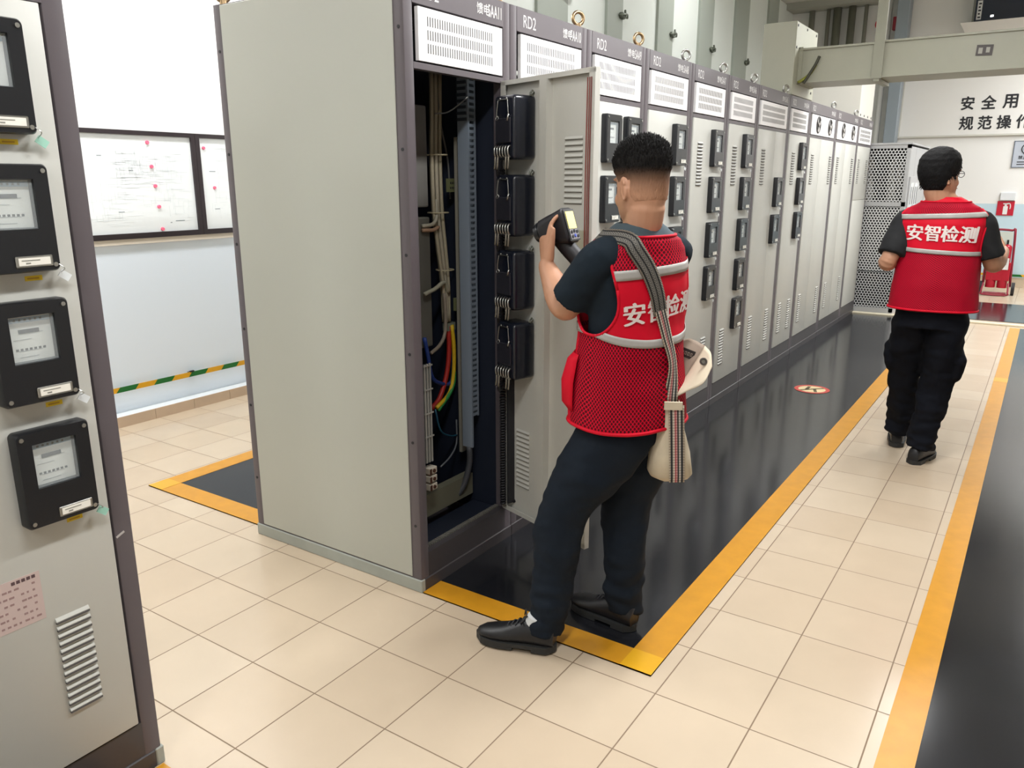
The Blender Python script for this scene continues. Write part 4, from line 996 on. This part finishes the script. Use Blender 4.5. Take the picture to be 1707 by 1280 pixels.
    child('t_shirt', fuse(m, .009, 5, P['shirt_mat'], 't_shirt', disp))
    k = MB(); k.loft([[tp(nk-dz_, 2*pi*j/40, .0035+ex)+U*.006 for j in range(40)] for dz_, ex in ((.036, .003), (.026, .003), (.014, .003), (.004, .002), (-.001, -.001), (.004, -.006), (.02, -.008))], cap=False); child('collar', k.mesh('collar', P['collar_mat'], smooth=True))
    # ---- vest
    VT = P['vest_rings']; zh, zt = VT[0][0], VT[-1][0]; n, kz = 176, 120; du, zc, dz, duf = P['arm_du'], P['arm_zc'], P['arm_dz'], P['arm_zb']
    off = .013
    def vp(z, u, o=0):
        p = tp(z, u, off+o, VT)
        w = (noise.noise(Vector((p.x*7, p.y*7, p.z*5)))*.008+noise.noise(Vector((p.x*18, p.y*18, p.z*11+3)))*.0035)*P['vest_wr']
        c = C0+U*p.z; r = (p-c); r.z = 0
        return p+r.normalized()*w
    V = MB(); grid = []
    for i in range(kz+1):
        z = zh+(zt-zh)*i/kz
        grid.append([vp(z, 2*pi*j/n) for j in range(n)])
    V.v = [tuple(p) for r_ in grid for p in r_]
    def wz(z):
        q = max(0, min(1, (zc+.06-z)/.16)); return 1+(P['arm_lo']-1)*q*q*(3-2*q)
    def inhole(z, u):
        for us, s in ((0, 1), (pi, -1)):
            d = (u-us+pi) % (2*pi)-pi
            w = du*wz(z)
            hh = dz if z > zc else duf
            if (d/w)**2+((z-zc)/hh)**2 < 1: return True
        # front neckline V
        x = abs(cos(u)) if sin(u) > 0 else 9
        if sin(u) > 0 and z > P['vneck']+x*.32: return True
        return False
    s1, s2 = P['stripes']; sw = P['stripe_w']; tilt = P['tilt']
    for i in range(kz):
        for j in range(n):
            z = zh+(zt-zh)*(i+.5)/kz; u = 2*pi*(j+.5)/n
            if inhole(z, u): continue
            V.f.append((i*n+j, i*n+(j+1) % n, (i+1)*n+(j+1) % n, (i+1)*n+j))
            V.mi.append(1 if s2+tilt(u, 1) < z < s1+tilt(u, 0) or P['solid'](u, z) else 0)
    me = V.mesh('vest', [P['net'], M_vred], smooth=True, recalc=False)
    uvl = me.uv_layers.new(name='UVMap')
    for poly in me.polygons:
        for li in poly.loop_indices:
            vi = me.loops[li].vertex_index; uvl.data[li].uv = ((vi % n)/n*1.0, (vi//n)/kz*(zt-zh))
    # fix seam
    for poly in me.polygons:
        us = [uvl.data[li].uv[0] for li in poly.loop_indices]
        if max(us)-min(us) > .5:
            for li in poly.loop_indices:
                if uvl.data[li].uv[0] < .5: uvl.data[li].uv[0] += 1
    vo = child('safety_vest', me); so = vo.modifiers.new('t', 'SOLIDIFY'); so.thickness = .003; so.offset = -1
    for us in (0, pi):
        pts = []
        for d in range(0, 361, 8):
            a = radians(d); z = zc+(dz if sin(a) > 0 else duf)*sin(a); u = us+du*wz(z)*cos(a)
            pts.append(vp(z, u, .001))
        k = MB(); k.tube(pts, .0048, n=7, sub=1); child('armhole_binding', k.mesh('armhole_binding', M_vred, smooth=True))
    k = MB(); k.tube([vp(zh+.006, 2*pi*j/90, .0005) for j in range(91)], .006, n=7, sub=1); child('hem_binding', k.mesh('hem_binding', M_vred, smooth=True))
    k = MB(); k.tube([vp(zt-.002, pi*.9+pi*1.2*j/40, .001) for j in range(41)], .005, n=7, sub=1); child('neck_binding', k.mesh('neck_binding', M_vred, smooth=True))
    def band(zf, wd, u0, u1, o, name, m_):
        k = MB(); N = 120; rows = []
        for r_ in range(4): rows.append([vp(zf(u0+(u1-u0)*j/N)+wd*(r_/3-.5), u0+(u1-u0)*j/N, o) for j in range(N+1)])
        vs = [p for r_ in rows for p in r_]; fs = []
        for r_ in range(3):
            for j in range(N):
                uu = u0+(u1-u0)*(j+.5)/N
                if not inhole(zf(uu)+wd*((r_+.5)/3-.5), uu): fs.append((r_*(N+1)+j, r_*(N+1)+j+1, (r_+1)*(N+1)+j+1, (r_+1)*(N+1)+j))
        k.add(vs, fs); o_ = child(name, k.mesh(name, m_, smooth=True, recalc=False)); q = o_.modifiers.new('t', 'SOLIDIFY'); q.thickness = .0015; q.offset = 1
    band(lambda u: s1+tilt(u, 0), sw, pi*.5, pi*2.5, .003, 'reflective_stripe', M_refl)
    band(lambda u: s2+tilt(u, 1), sw*.86, pi*.5, pi*2.5, .003, 'reflective_stripe', M_refl)
    # lettering on the back, one mesh per character
    tw = P['text_w']; uc = P['text_u']
    for ci, ch in enumerate('安智检测'):
        vs, fs = text_mesh(ch, h=P['text_h'], sx=P.get('text_sx', 1.0), bold=0, cuts=8)
        cx = -tw/2+tw*(ci+.5)/4
        T = P['text_z']; k = MB(); out = []
        a_ref = (tp(T, 0, 0, VT)-tp(T, pi, 0, VT)).length/2
        vs0, fs0 = vs, fs; vs, fs = [], []
        for dx, dy in ((0, 0), (.0028, 0), (-.0028, 0), (0, .002)):
            b0 = len(vs); vs += [v+Vector((dx, dy, dx*.1+dy*.13)) for v in vs0]; fs += [[q+b0 for q in f] for f in fs0]
        for v in vs:
            x = cx+v.x; z = T+v.y+x*P['text_slope']
            q = max(-.98, min(.98, (x+uc)/(a_ref+off))); u = 1.5*pi+math.asin(math.copysign(abs(q)**(2.35/2), q)) if True else 0
            # superellipse x = a*|cos u|^(2/n) -> cos u
            out.append(vp(z, u, .0045+v.z))
        k.add(out, fs); child('lettering', k.mesh('lettering', M_vtext, recalc=False))
    # ---- trousers
    m = MB(); m.loft(torso_rings(P.get('t_off', -.006), P['crotch']+.03, P['waist'], 10))
    for s in ('L', 'R'):
        A = [Vector(v) for v in P['leg'+s]]; r = P['leg_r']
        m.limb([A[0]+U*.06, A[0], A[0].lerp(A[1], .5), A[1], A[1].lerp(A[2], .5), A[2]], [(r[0]*1.02, r[0]*.8), (r[0]*1.05, r[0]*.9), r[1], r[2], r[3], r[4]], n=24, ref=Vector(P['foot'+s][1]), round1=False, round0=True)
        for q in P.get('pockets', ()):
            c = A[0].lerp(A[1], q[0])+R*(q[1] if s == 'R' else -q[1])+F*q[2]
            MM = Matrix((R, F, U)).transposed()
            m.ell(c, .036, .075, .095, MM)
    tw_ = P['t_wr']
    def dispt(co):
        low = max(0, 1-abs(co.z-.14)/.16)
        return noise.noise(Vector((co.x*11, co.y*11, co.z*9)))*tw_+noise.noise(Vector((co.x*14+co.z*6, co.y*14, co.z*30)))*tw_*(.4+.8*low)
    child('trousers', fuse(m, .009, 4, P['trouser_mat'], 'trousers', dispt))
    # ---- shoes
    for s in ('L', 'R'):
        heel, fd = P['foot'+s]; fd = Vector(fd).normalized(); hl = Vector(heel); sd = Vector((0, 0, 1)).cross(fd); up = U
        if P.get('lift'+s):
            a = P['lift'+s]; up = (U*cos(a)-fd*sin(a)*-1*-1).normalized() if False else (U*cos(a)+fd*sin(a)).normalized(); fd = (fd*cos(a)-U*sin(a)).normalized()
        L_ = .285; prof = [(0, .030, .085), (.02, .036, .104), (.06, .039, .106), (.10, .041, .100), (.14, .045, .084), (.18, .049, .068), (.22, .048, .058), (.255, .038, .050), (.278, .020, .038)]
        m = MB(); rg = []
        for (y, w, h) in prof:
            r_ = []
            for j in range(24):
                a = 2*pi*j/24; cx = cos(a); sz = sin(a)
                x = math.copysign(abs(cx)**.75, cx)*w*(1 if sz < .2 else 1-.35*sz); z = .016+(h-.016)*(.5+.5*math.copysign(abs(sz)**.7, sz))
                r_.append(hl+fd*y+sd*x+up*z)
            rg.append(r_)
        m.loft(rg); so = child('shoe', m.mesh('shoe', M_shoe, smooth=True, angle=60))
        k = MB(); outl = []
        for t in range(40):
            a = 2*pi*t/40; y = .14-.147*cos(a); 
            ww = 0
            for i in range(len(prof)-1):
                if prof[i][0] <= max(0, min(.2779, y)) <= prof[i+1][0]:
                    q = (max(0, min(.2779, y))-prof[i][0])/(prof[i+1][0]-prof[i][0]); ww = prof[i][1]+(prof[i+1][1]-prof[i][1])*q
            outl.append((y, math.copysign(min(abs(sin(a))*1.7, 1), sin(a))*(ww+.005)))
        k.poly([hl+fd*y+sd*x+up*.010 for y, x in outl], up*.014)
        heelp = [(y, x) for y, x in outl if y < .085]; k.poly([hl+fd*y+sd*x for y, x in sorted(heelp, key=lambda q: math.atan2(q[1], q[0]-.04))], up*.011)
        frp = [(y, x) for y, x in outl if y > .125]; k.poly([hl+fd*y+sd*x for y, x in sorted(frp, key=lambda q: math.atan2(q[1], q[0]-.2))], up*.011)
        q = k.obj('sole', M_sole, so)
        k = MB()
        for i in range(4):
            y = .105+.018*i; h = .104-.0095*i
            k.tube([hl+fd*y+sd*-.022+up*(h-.012), hl+fd*(y+.004)+up*(h+.003), hl+fd*(y+.012)+sd*.022+up*(h-.014)], .0028, n=6)
        k.tube([hl+fd*.10+up*.104, hl+fd*.095+sd*.02+up*.122, hl+fd*.11+sd*.035+up*.105, hl+fd*.115+sd*.01+up*.10], .0026, n=6); k.tube([hl+fd*.10+up*.104, hl+fd*.11+sd*-.02+up*.124, hl+fd*.12+sd*-.04+up*.09], .0026, n=6)
        k.obj('laces', M_dark, so, smooth=True)
        k = MB(); k.limb([hl+fd*.068+up*.06, hl+fd*.064+up*.09, hl+fd*.06+up*.12], [(.044, .031), (.042, .031), (.036, .03)], n=16, ref=fd, round0=False, round1=False); child('sock', k.mesh('sock', mat('sock_white', '#d7dadb', .8), smooth=True))
    return e, tp, vp, child, F, R, HM

# ------------------------------------------------------------------ man at the open cabinet
def hair1(z, d):
    # d: 0 right, 90 front, 180 left, 270 back ; short crop with faded sides
    sd = sin(radians(d)); top = max(0, min(1, (z-.12)/.09)); top = top*top*(3-2*top)
    edge = .052+.05*max(0, min(1, (sd+.55)/.5))
    if sd > .25: edge = .105+(sd-.25)*.13
    if (min(d, 360-d) < 20 or abs(d-180) < 20): edge = max(edge, .118)
    k = (z-edge)/.012
    if k < 0: return -.006 if k < -.4 else -.0012
    return min(1, k)*.0010+.0135*top
R1 = [(.60,.150,.110,.118,0,0),(.74,.168,.118,.135,0,.0),(.85,.170,.118,.130,0,0),(.98,.160,.115,.112,0,0),(1.12,.168,.118,.108,0,0),(1.24,.182,.120,.112,0,0),(1.31,.188,.113,.108,0,0),(1.36,.178,.100,.098,0,0),(1.395,.145,.085,.088,-.005,0),(1.42,.095,.07,.076,-.008,0),(1.44,.066,.060,.064,-.008,0)]
V1 = [(.785,.196,.175,.150,0,0),(.90,.190,.165,.142,0,0),(1.0,.182,.15,.128,0,0),(1.12,.176,.135,.115,0,0),(1.24,.184,.128,.115,0,0),(1.31,.189,.117,.110,0,0),(1.36,.178,.102,.10,0,0),(1.39,.150,.089,.091,-.005,0),(1.408,.116,.077,.081,-.007,0)]
def tilt1(u, which):
    s = .5-.5*cos(u-0)   # 0 right .. 1 left
    b = -sin(u)          # 1 back
    return (.0 if which == 0 else 0)+(.0+.04*(1-max(0, b)) if which else .012*cos(u))
P1 = dict(az=72, c=(.235, -.755), rings=R1, vest_rings=V1, z_in=.82, z_shirt=.86, label='man in a red mesh vest standing at the open cabinet, holding a handheld imager',
    head=(.212, -.788, 1.456), head_az=60, pitch=-7, vox=.0045,
    armL=[(.075, -.715, 1.345), (.100, -.575, 1.165), (.178, -.452, 1.295)], armR=[(.405, -.815, 1.345), (.45, -.64, 1.15), (.315, -.575, 1.245)],
    handL=dict(dir=(.03, .10, 1), palm=(.62, -.45, .1), side=-1, curl=[(.15, .35, .3), (.8, .7, .5), (1.0, .8, .6), (1.1, .9, .6)], th=(.95, .35, .05, .1), spread=.14),
    handR=dict(dir=(-.52, .60, .52), palm=(-.75, -.45, -.1), side=1, curl=[(1.1, 1.0, .7)]*4, th=(.5, .7, .3, .4)),
    legL=[(.150, -.735, .74), (.052, -.605, .47), (-.052, -.592, .052)], legR=[(.315, -.775, .74), (.275, -.735, .45), (.232, -.762, .058)],
    footL=((-.052, -.640, .0068), (-.27, .96, 0)), footR=((.212, -.815, .0068), (.16, .987, 0)),
    hair=hair1, hair_n=.0025, hair_mat=lambda HM: hair_mat('cropped_hair', '#100e0d', '#b78a6e', HM.translation.z+.066, HM.translation.z+.165), tufts=4200, tuft_z=.135, tuft_up=.14, tuft_l=.020,
    sleeve=.80, wrinkle=.005, shirt_mat=mat('tee_slate', '#1a242d', .85, spec=.2, bump=.15, bscale=90), collar_mat=mat('tee_collar', '#3d4c54', .8),
    arm_lo=1.25, arm_du=.60, arm_zc=1.25, arm_dz=.15, arm_zb=.15, vneck=1.22, vest_wr=1.0, stripes=(1.302, 1.075), stripe_w=.031, tilt=tilt1, solid=lambda u, z: (pi*.5 < u < pi*.86) and z < 1.1, net=M_net,
    text_w=.30, text_u=.0, text_h=.070, text_sx=.95, text_z=1.185, text_slope=.10,
    crotch=.70, waist=.93, leg_r=(.120, .110, .088, .075, .066), trouser_mat=M_trous, t_wr=.013)
man1, tp1, vp1, ch1, F1, R1v, HM1 = build_person(P1)
m = MB(); rows = []
for q, oo in ((0, .001), (.12, .018), (.5, .028), (.88, .022), (1, .001)):
    rows.append([vp1(.835+.19*q, radians(128+34*t/8), oo*(.25+.75*sin(pi*t/8))+.001) for t in range(9)])
k = len(rows[0]); m.add([p for r_ in rows for p in r_], [(i*k+j, i*k+j+1, (i+1)*k+j+1, (i+1)*k+j) for i in range(4) for j in range(k-1)])
o = ch1('vest_pocket', m.mesh('vest_pocket', M_vred, smooth=True)); q = o.modifiers.new('t', 'SOLIDIFY'); q.thickness = .003

# ------------------------------------------------------------------ walking man
def hair2(z, d):
    sd = sin(radians(d)); edge = .030+.07*max(0, min(1, (sd+.45)/.5))
    if sd > .4: edge = .105+(sd-.4)*.10
    k = (z-edge)/.075
    if k < 0: return -.006 if k < -.1 else -.001
    k = min(1, k)**.7
    return .003+.017*k+.004*sin(radians(d*3+40))*k*max(0, min(1, (.20-z)/.03))
R2 = [(.66,.160,.115,.125,0,0),(.80,.178,.120,.138,0,0),(.92,.175,.118,.125,0,0),(1.04,.168,.115,.110,0,0),(1.16,.176,.118,.11,0,0),(1.28,.190,.120,.115,0,0),(1.35,.198,.113,.112,0,0),(1.40,.190,.100,.10,0,0),(1.435,.155,.085,.09,-.005,0),(1.46,.105,.07,.078,-.008,0),(1.485,.066,.06,.064,-.008,0)]
V2 = [(.893,.205,.150,.145,0,0),(1.0,.200,.142,.138,0,0),(1.1,.194,.135,.128,0,0),(1.2,.190,.130,.12,0,0),(1.28,.194,.126,.118,0,0),(1.35,.200,.117,.114,0,0),(1.40,.191,.102,.102,0,0),(1.435,.156,.087,.091,-.005,0),(1.458,.116,.075,.081,-.008,0),(1.468,.10,.072,.077,-.008,0)]
P2 = dict(az=4, c=(2.72, -1.385), rings=R2, vest_rings=V2, z_in=.88, z_shirt=.88, label='man in a red vest and black cargo trousers walking away along the tiled aisle',
    head=(2.69, -1.345, 1.494), head_az=-42, pitch=0, vox=.006,
    armL=[(2.715, -1.21, 1.365), (2.62, -1.15, 1.14), (2.83, -1.13, 1.14)], armR=[(2.735, -1.56, 1.365), (2.76, -1.64, 1.14), (2.98, -1.67, 1.20)],
    handL=dict(dir=(.9, -.3, .1), palm=(0, -.9, .1), side=-1, curl=[(.6, .6, .4)]*4, th=(.7, .5, .2, .2)),
    handR=dict(dir=(.9, .3, .25), palm=(0, .9, .1), side=1, curl=[(.6, .6, .4)]*4, th=(.7, .5, .2, .2)),
    legL=[(2.735, -1.29, .80), (2.86, -1.275, .46), (2.985, -1.275, .10)], legR=[(2.735, -1.475, .80), (2.785, -1.45, .44), (2.735, -1.415, .085)],
    footL=((2.94, -1.270, .005), (.98, .12, 0)), footR=((2.672, -1.395, 0), (.975, -.22, 0)),
    hair=hair2, hair_n=.0022, hair_mat=lambda HM: hair_mat('black_hair', '#0c0b0c', None, 0, 0), tufts=900, tuft_z=.06, tuft_up=-.25, tuft_l=.022,
    sleeve=.82, wrinkle=.005, shirt_mat=mat('tee_black', '#0b0c0f', .85), collar_mat=M_vred,
    arm_lo=1.12, arm_du=.42, arm_zc=1.29, arm_dz=.14, arm_zb=.12, vneck=1.27, vest_wr=.9, stripes=(1.395, 1.215), stripe_w=.026, tilt=lambda u, w: (.010*cos(u) if not w else -.01*cos(u)-.006*max(0, -sin(u))), solid=lambda u, z: False, net=M_net2,
    text_w=.325, text_u=.0, text_h=.082, text_sx=.92, text_z=1.305, text_slope=-.02,
    crotch=.76, waist=.94, leg_r=(.108, .098, .084, .078, .076), trouser_mat=M_trous2, t_wr=.016, pockets=((.60, .088, 0),))
man2, tp2, vp2, ch2, F2, R2v, HM2 = build_person(P2)
H3 = HM2.to_3x3(); k = MB()
for s in (-1, 1):
    pts = [HM2@Vector((s*.033+.022*cos(a), .101, .112+.016*sin(a))) for a in [radians(d) for d in range(0, 361, 20)]]
    k.tube(pts, .0016, n=6, sub=1)
    k.tube([HM2@Vector((s*.055, .100, .116)), HM2@Vector((s*.076, .07, .116)), HM2@Vector((s*.083, .0, .116)), HM2@Vector((s*.083, -.02, .105))], .0018, n=6)
k.tube([HM2@Vector((-.011, .101, .116)), HM2@Vector((0, .104, .119)), HM2@Vector((.011, .101, .116))], .0015, n=6)
ch2('glasses', k.mesh('glasses', M_dark, smooth=True))

# ------------------------------------------------------------------ handheld thermal imager in the man's hands
DF = Vector((-.07, .95, -.30)).normalized(); DR = DF.cross(Vector((0, 0, 1))).normalized(); DU = DR.cross(DF); DC = Vector((.222, -.465, 1.415))
def dl(x, y, z): return DC+(DR*x+DF*y+DU*z)*1.12
e = empty('thermal_imager', DC, 'black handheld thermal imager with a bright yellow screen, held by the standing man', 'measuring device')
M_dev = mat('imager_rubber', '#17151a', .5, bump=.1, bscale=120)
def rr_ring(y, w, h, zc, r, xoff=0):
    P = rrect(w, h, r, 4); return [dl(p[0]-w/2+xoff, y, p[1]-h/2+zc) for p in P]
m = MB(); m.loft([rr_ring(-.050, .072, .098, 0.0, .014), rr_ring(-.044, .082, .108, 0, .018), rr_ring(-.02, .078, .100, 0, .02), rr_ring(.02, .07, .082, .004, .022), rr_ring(.045, .066, .07, .006, .024)])
at(e, m, 'housing', M_dev, smooth=True, angle=40)
m = MB(); m.cyl(dl(0, .045, .006), dl(0, .068, .006), .034, .031, 24); m.cyl(dl(0, .052, .006), dl(0, .058, .006), .0355, n=24); at(e, m, 'lens_barrel', M_black, smooth=True, angle=40)
m = MB(); m.cyl(dl(0, .068, .006), dl(0, .070, .006), .024, n=24); at(e, m, 'lens', mat('lens_glass', '#3a3f4a', .05), smooth=True, angle=40)
m = MB(); m.limb([dl(0, -.01, -.03), dl(0, -.022, -.065), dl(0, -.04, -.10), dl(0, -.052, -.135)], [(.036, .03), (.03, .026), (.029, .025), (.031, .026)], n=18, ref=DF); at(e, m, 'grip', M_dev, smooth=True)
m = MB(); m.limb([dl(0, .012, -.045), dl(0, .006, -.06), dl(0, .002, -.072)], [.006, .006, .005], n=8); at(e, m, 'trigger', M_dark, smooth=True)
def face(x0, x1, z0, z1, y, t): 
    m = MB(); c = dl((x0+x1)/2, y, (z0+z1)/2); return m.obox(c, DR, DF, DU, (x1-x0)*.56, t/2, (z1-z0)*.56)
at(e, face(-.034, .034, -.048, .047, -.0515, .003), 'bezel', M_black)
at(e, face(-.026, .026, -.012, .040, -.0535, .002), 'screen', mat('imager_screen', '#f3e58a', .3, emit=.5))
at(e, face(-.028, .028, -.044, -.014, -.0535, .002), 'key_pad', mat('keypad_grey', '#8d8b90', .4))
for i, (x, z) in enumerate(((-.018, -.022), (0, -.020), (.018, -.022), (-.018, -.036), (.018, -.036), (0, -.034))):
    m = MB(); m.cyl(dl(x, -.054, z), dl(x, -.057, z), .0055, n=12); at(e, m, 'button', mat('button_blue', '#3f55c0', .4) if i == 5 else M_dark)
m = MB(); m.tube([dl(0, -.05, -.135), dl(.004, -.06, -.155), dl(.0, -.075, -.15), dl(0, -.06, -.135)], .003, n=6); at(e, m, 'wrist_strap', M_dark, smooth=True)

# ------------------------------------------------------------------ canvas shoulder bag
M_canvas = mat('bag_canvas', '#cfc3ab', .85, vary=.06, scale=14, bump=.3, bscale=300)
M_canvin = mat('canvas_inside_shaded', '#8e7f70', .9)  # inside of the canvas, its shading put into the darker colour
def strap_material(name, stripes, chev):
    m = bpy.data.materials.new(name); m.use_nodes = True; nt = m.node_tree; N = nt.nodes; L = nt.links; b = N['Principled BSDF']; b.inputs['Roughness'].default_value = .85
    uv = N.new('ShaderNodeUVMap'); uv.uv_map = 'UVMap'; sp = N.new('ShaderNodeSeparateXYZ'); L.new(uv.outputs[0], sp.inputs[0])
    r = N.new('ShaderNodeValToRGB'); r.color_ramp.interpolation = 'CONSTANT'; el = r.color_ramp.elements
    for i, (p, c) in enumerate(stripes):
        q = el[i] if i < 2 else el.new(p); q.position = p; q.color = lin(c)
    L.new(sp.outputs[0], r.inputs[0])
    mm = N.new('ShaderNodeMath'); mm.operation = 'PINGPONG'; mm.inputs[1].default_value = .17; L.new(sp.outputs[0], mm.inputs[0])
    ad = N.new('ShaderNodeMath'); ad.operation = 'MULTIPLY_ADD'; ad.inputs[1].default_value = chev; L.new(mm.outputs[0], ad.inputs[0])
    ml = N.new('ShaderNodeMath'); ml.operation = 'MULTIPLY'; ml.inputs[1].default_value = 700; L.new(sp.outputs[1], ml.inputs[0]); L.new(ml.outputs[0], ad.inputs[2])
    sn = N.new('ShaderNodeMath'); sn.operation = 'SINE'; L.new(ad.outputs[0], sn.inputs[0]); gt = N.new('ShaderNodeMath'); gt.operation = 'GREATER_THAN'; gt.inputs[1].default_value = .25; L.new(sn.outputs[0], gt.inputs[0])
    mx = N.new('ShaderNodeMix'); mx.data_type = 'RGBA'; mx.blend_type = 'MULTIPLY'; mx.inputs['B'].default_value = ((.25, .24, .24, 1) if chev > 10 else (.62, .6, .6, 1)); L.new(gt.outputs[0], mx.inputs['Factor']); L.new(r.outputs[0], mx.inputs['A']); L.new(mx.outputs['Result'], b.inputs['Base Color'])
    return m
M_strapA = strap_material('strap_herringbone', [(0, '#857c6f'), (.10, '#1c1c1d'), (.20, '#77746e'), (.46, '#232324'), (.54, '#77746e'), (.8, '#1c1c1d'), (.9, '#857c6f')], 60)
M_strapB = strap_material('strap_stripes', [(0, '#b7aa96'), (.10, '#2f2f30'), (.24, '#b9b3a8'), (.36, '#2f2f30'), (.46, '#c08a88'), (.56, '#a8323a'), (.62, '#c3b9aa'), (.76, '#2f2f30'), (.9, '#b7aa96')], 4)
e = empty('shoulder_bag', (.26, -.92, .62), 'cream canvas shoulder bag on a woven strap, hanging at the standing man\'s hip', 'bag')
def ribbon(pts, normals, width, name, mt):
    P = spline(pts, 6); Nn = spline(normals, 6); vs = []; L_ = 0; uvs = []
    for i, p in enumerate(P):
        d = (P[min(i+1, len(P)-1)]-P[max(i-1, 0)]).normalized(); s = d.cross(Nn[i]).normalized()
        if i: L_ += (p-P[i-1]).length
        for k in range(5): vs.append(p+s*width*(k/4-.5)); uvs.append((k/4, L_))
    fs = [(i*5+k, i*5+k+1, (i+1)*5+k+1, (i+1)*5+k) for i in range(len(P)-1) for k in range(4)]
    m = MB(); m.add(vs, fs); me = m.mesh(name, mt, smooth=True, recalc=False); uvl = me.uv_layers.new(name='UVMap')
    for po in me.polygons:
        for li in po.loop_indices: uvl.data[li].uv = uvs[me.loops[li].vertex_index]
    o = link(name, me, e); o.matrix_parent_inverse = Matrix.Translation(e.location).inverted(); q = o.modifiers.new('t', 'SOLIDIFY'); q.thickness = .003; q.offset = 0
    return o
def surf(z, deg, o=.011):
    u = radians(deg); p = vp1(z, u, o); q = vp1(z, u, o+.02); n = (q-p); 
    if n.length < 1e-5: n = Vector((0, 0, 1))
    n = n.normalized(); 
    if z > 1.37: n = (n+Vector((0, 0, (z-1.37)*22))).normalized()
    return p, n
SP = [surf(z, d) for z, d in ((1.18, 88), (1.30, 92), (1.385, 100), (1.407, 122), (1.408, 165), (1.408, 200), (1.398, 224), (1.37, 238), (1.31, 252), (1.24, 260), (1.17, 265))]
ribbon([p for p, n in SP], [n for p, n in SP], .054, 'strap', M_strapA)
SP = [surf(z, d) for z, d in ((1.19, 264), (1.10, 270), (1.0, 276))]
BG = Vector((-.87, -.49, 0))
ribbon([p for p, n in SP]+[Vector((.203, -.913, .88))], [n for p, n in SP]+[BG], .044, 'strap', M_strapB)
# pouch
bw = Vector((.87, .49, 0)); bt = Vector((.49, -.87, 0)); bc = Vector((.268, -.905, 0))
def brg(z, w, t, fwd=0, n=32):
    out = []
    for j in range(n):
        a = 2*pi*j/n; x = math.copysign(abs(cos(a))**.6, cos(a)); y = math.copysign(abs(sin(a))**.6, sin(a))
        out.append(bc+bw*(x*w/2+fwd)+bt*(y*t/2-.010-(z-.6)*.05)+Vector((0, 0, z+noise.noise(Vector((x*2, y*2, z*9)))*.006)))
    return out
m = MB(); m.loft([brg(.598, .13, .10, .02), brg(.606, .16, .130, .02), brg(.63, .175, .150), brg(.70, .17, .135), brg(.78, .16, .098), brg(.84, .15, .078), brg(.875, .145, .066)], cap=False)
vb = m.v; m.f.append(tuple(range(31, -1, -1))); m.mi.append(0)
o = at(e, m, 'pouch', M_canvas, smooth=True); q = o.modifiers.new('t', 'SOLIDIFY'); q.thickness = .004; q.offset = -1
gp = [(.872, .0), (.80, .0), (.72, .0), (.64, .0), (.612, .0)]
PT = []
for z, _ in gp:
    w_ = {.872: .145, .80: .158, .72: .168, .64: .175, .612: .165}[z]; PT.append(bc-bw*(w_/2+.006)+bt*(.006-(z-.6)*.05)+Vector((0, 0, z)))
ribbon(PT, [BG]*5, .050, 'gusset_stripe', M_strapB)
m = MB(); m.obox(bc-bw*.083-bt*.018+Vector((0, 0, .872)), bt, bw, (0, 0, 1), .029, .004, .013); at(e, m, 'strap_keeper', M_canvas)
# open flap: lining side, then the folded-over tip
A = [Vector(p) for p in ((.325, -.860, .871), (.345, -.853, .95), (.360, -.853, 1.032), (.400, -.888, 1.055))]
Bq = [Vector(p) for p in ((.290, -.886, .882), (.330, -.906, .927), (.358, -.928, .979), (.398, -.948, 1.035))]
Cq = [Vector(p) for p in ((.240, -.905, .880), (.245, -.955, .914), (.264, -.998, .942), (.318, -1.005, .987))]
def loftsheet(rows, name, mt, sub=5, swap=False):
    S = [spline(r_, sub) for r_ in rows]; cols = len(S[0]); D_ = [spline([S[r_][c] for r_ in range(len(S))], sub) for c in range(cols)] if len(rows) > 2 else [lerp_pts([S[0][c], S[1][c]], sub) for c in range(cols)]
    k = len(D_[0]); m = MB(); m.add([p for col in D_ for p in col], [(i*k+j, i*k+j+1, (i+1)*k+j+1, (i+1)*k+j) for i in range(cols-1) for j in range(k-1)])
    o = at(e, m, name, mt, smooth=True, recalc=False); q = o.modifiers.new('t', 'SOLIDIFY'); q.thickness = .003; q.offset = 0
    return o
loftsheet([A, [a.lerp(b, .5)+Vector((.014, .008, 0)) for a, b in zip(A, Bq)], Bq], 'flap_lining', M_canvin)
loftsheet([Bq, [b.lerp(c, .5)+Vector((-.004, -.008, .012)) for b, c in zip(Bq, Cq)], Cq], 'flap', M_canvas)
sn = Vector((.314, -.975, 1.000)); nn = Vector((-.75, -.55, .35)).normalized()
m = MB(); m.cyl(sn, sn+nn*.003, .013, n=18); m.cur = 1; m.torus(sn+nn*.003, .009, .003, nn, 18, 6); at(e, m, 'snap_button', [M_steel, mat('snap_dark', '#4b4540', .4)])
lc = Vector((.362, -.899, 1.010)); m = MB(); tx = Vector((.42, -.82, -.35)).normalized(); nl = Vector((-.85, -.45, .1)); nl = (nl-tx*nl.dot(tx)).normalized(); ty = nl.cross(tx)
if ty.z < 0: ty = -ty
m.obox(lc, tx, ty, nl, .026, .015, .0008); m.cur = 1
for i in range(4): m.obox(lc+tx*(-.015+.010*i)+nl*.0012, tx, ty, nl, .0035, .006, .0005); 
m.cur = 0
for i in range(4): m.obox(lc+tx*(-.015+.010*i)+nl*.0019, tx, ty, nl, .0016, .003, .0004)
at(e, m, 'brand_patch', [mat('patch_dark', '#241f1e', .7), mat('patch_grey', '#8a7d72', .7)])
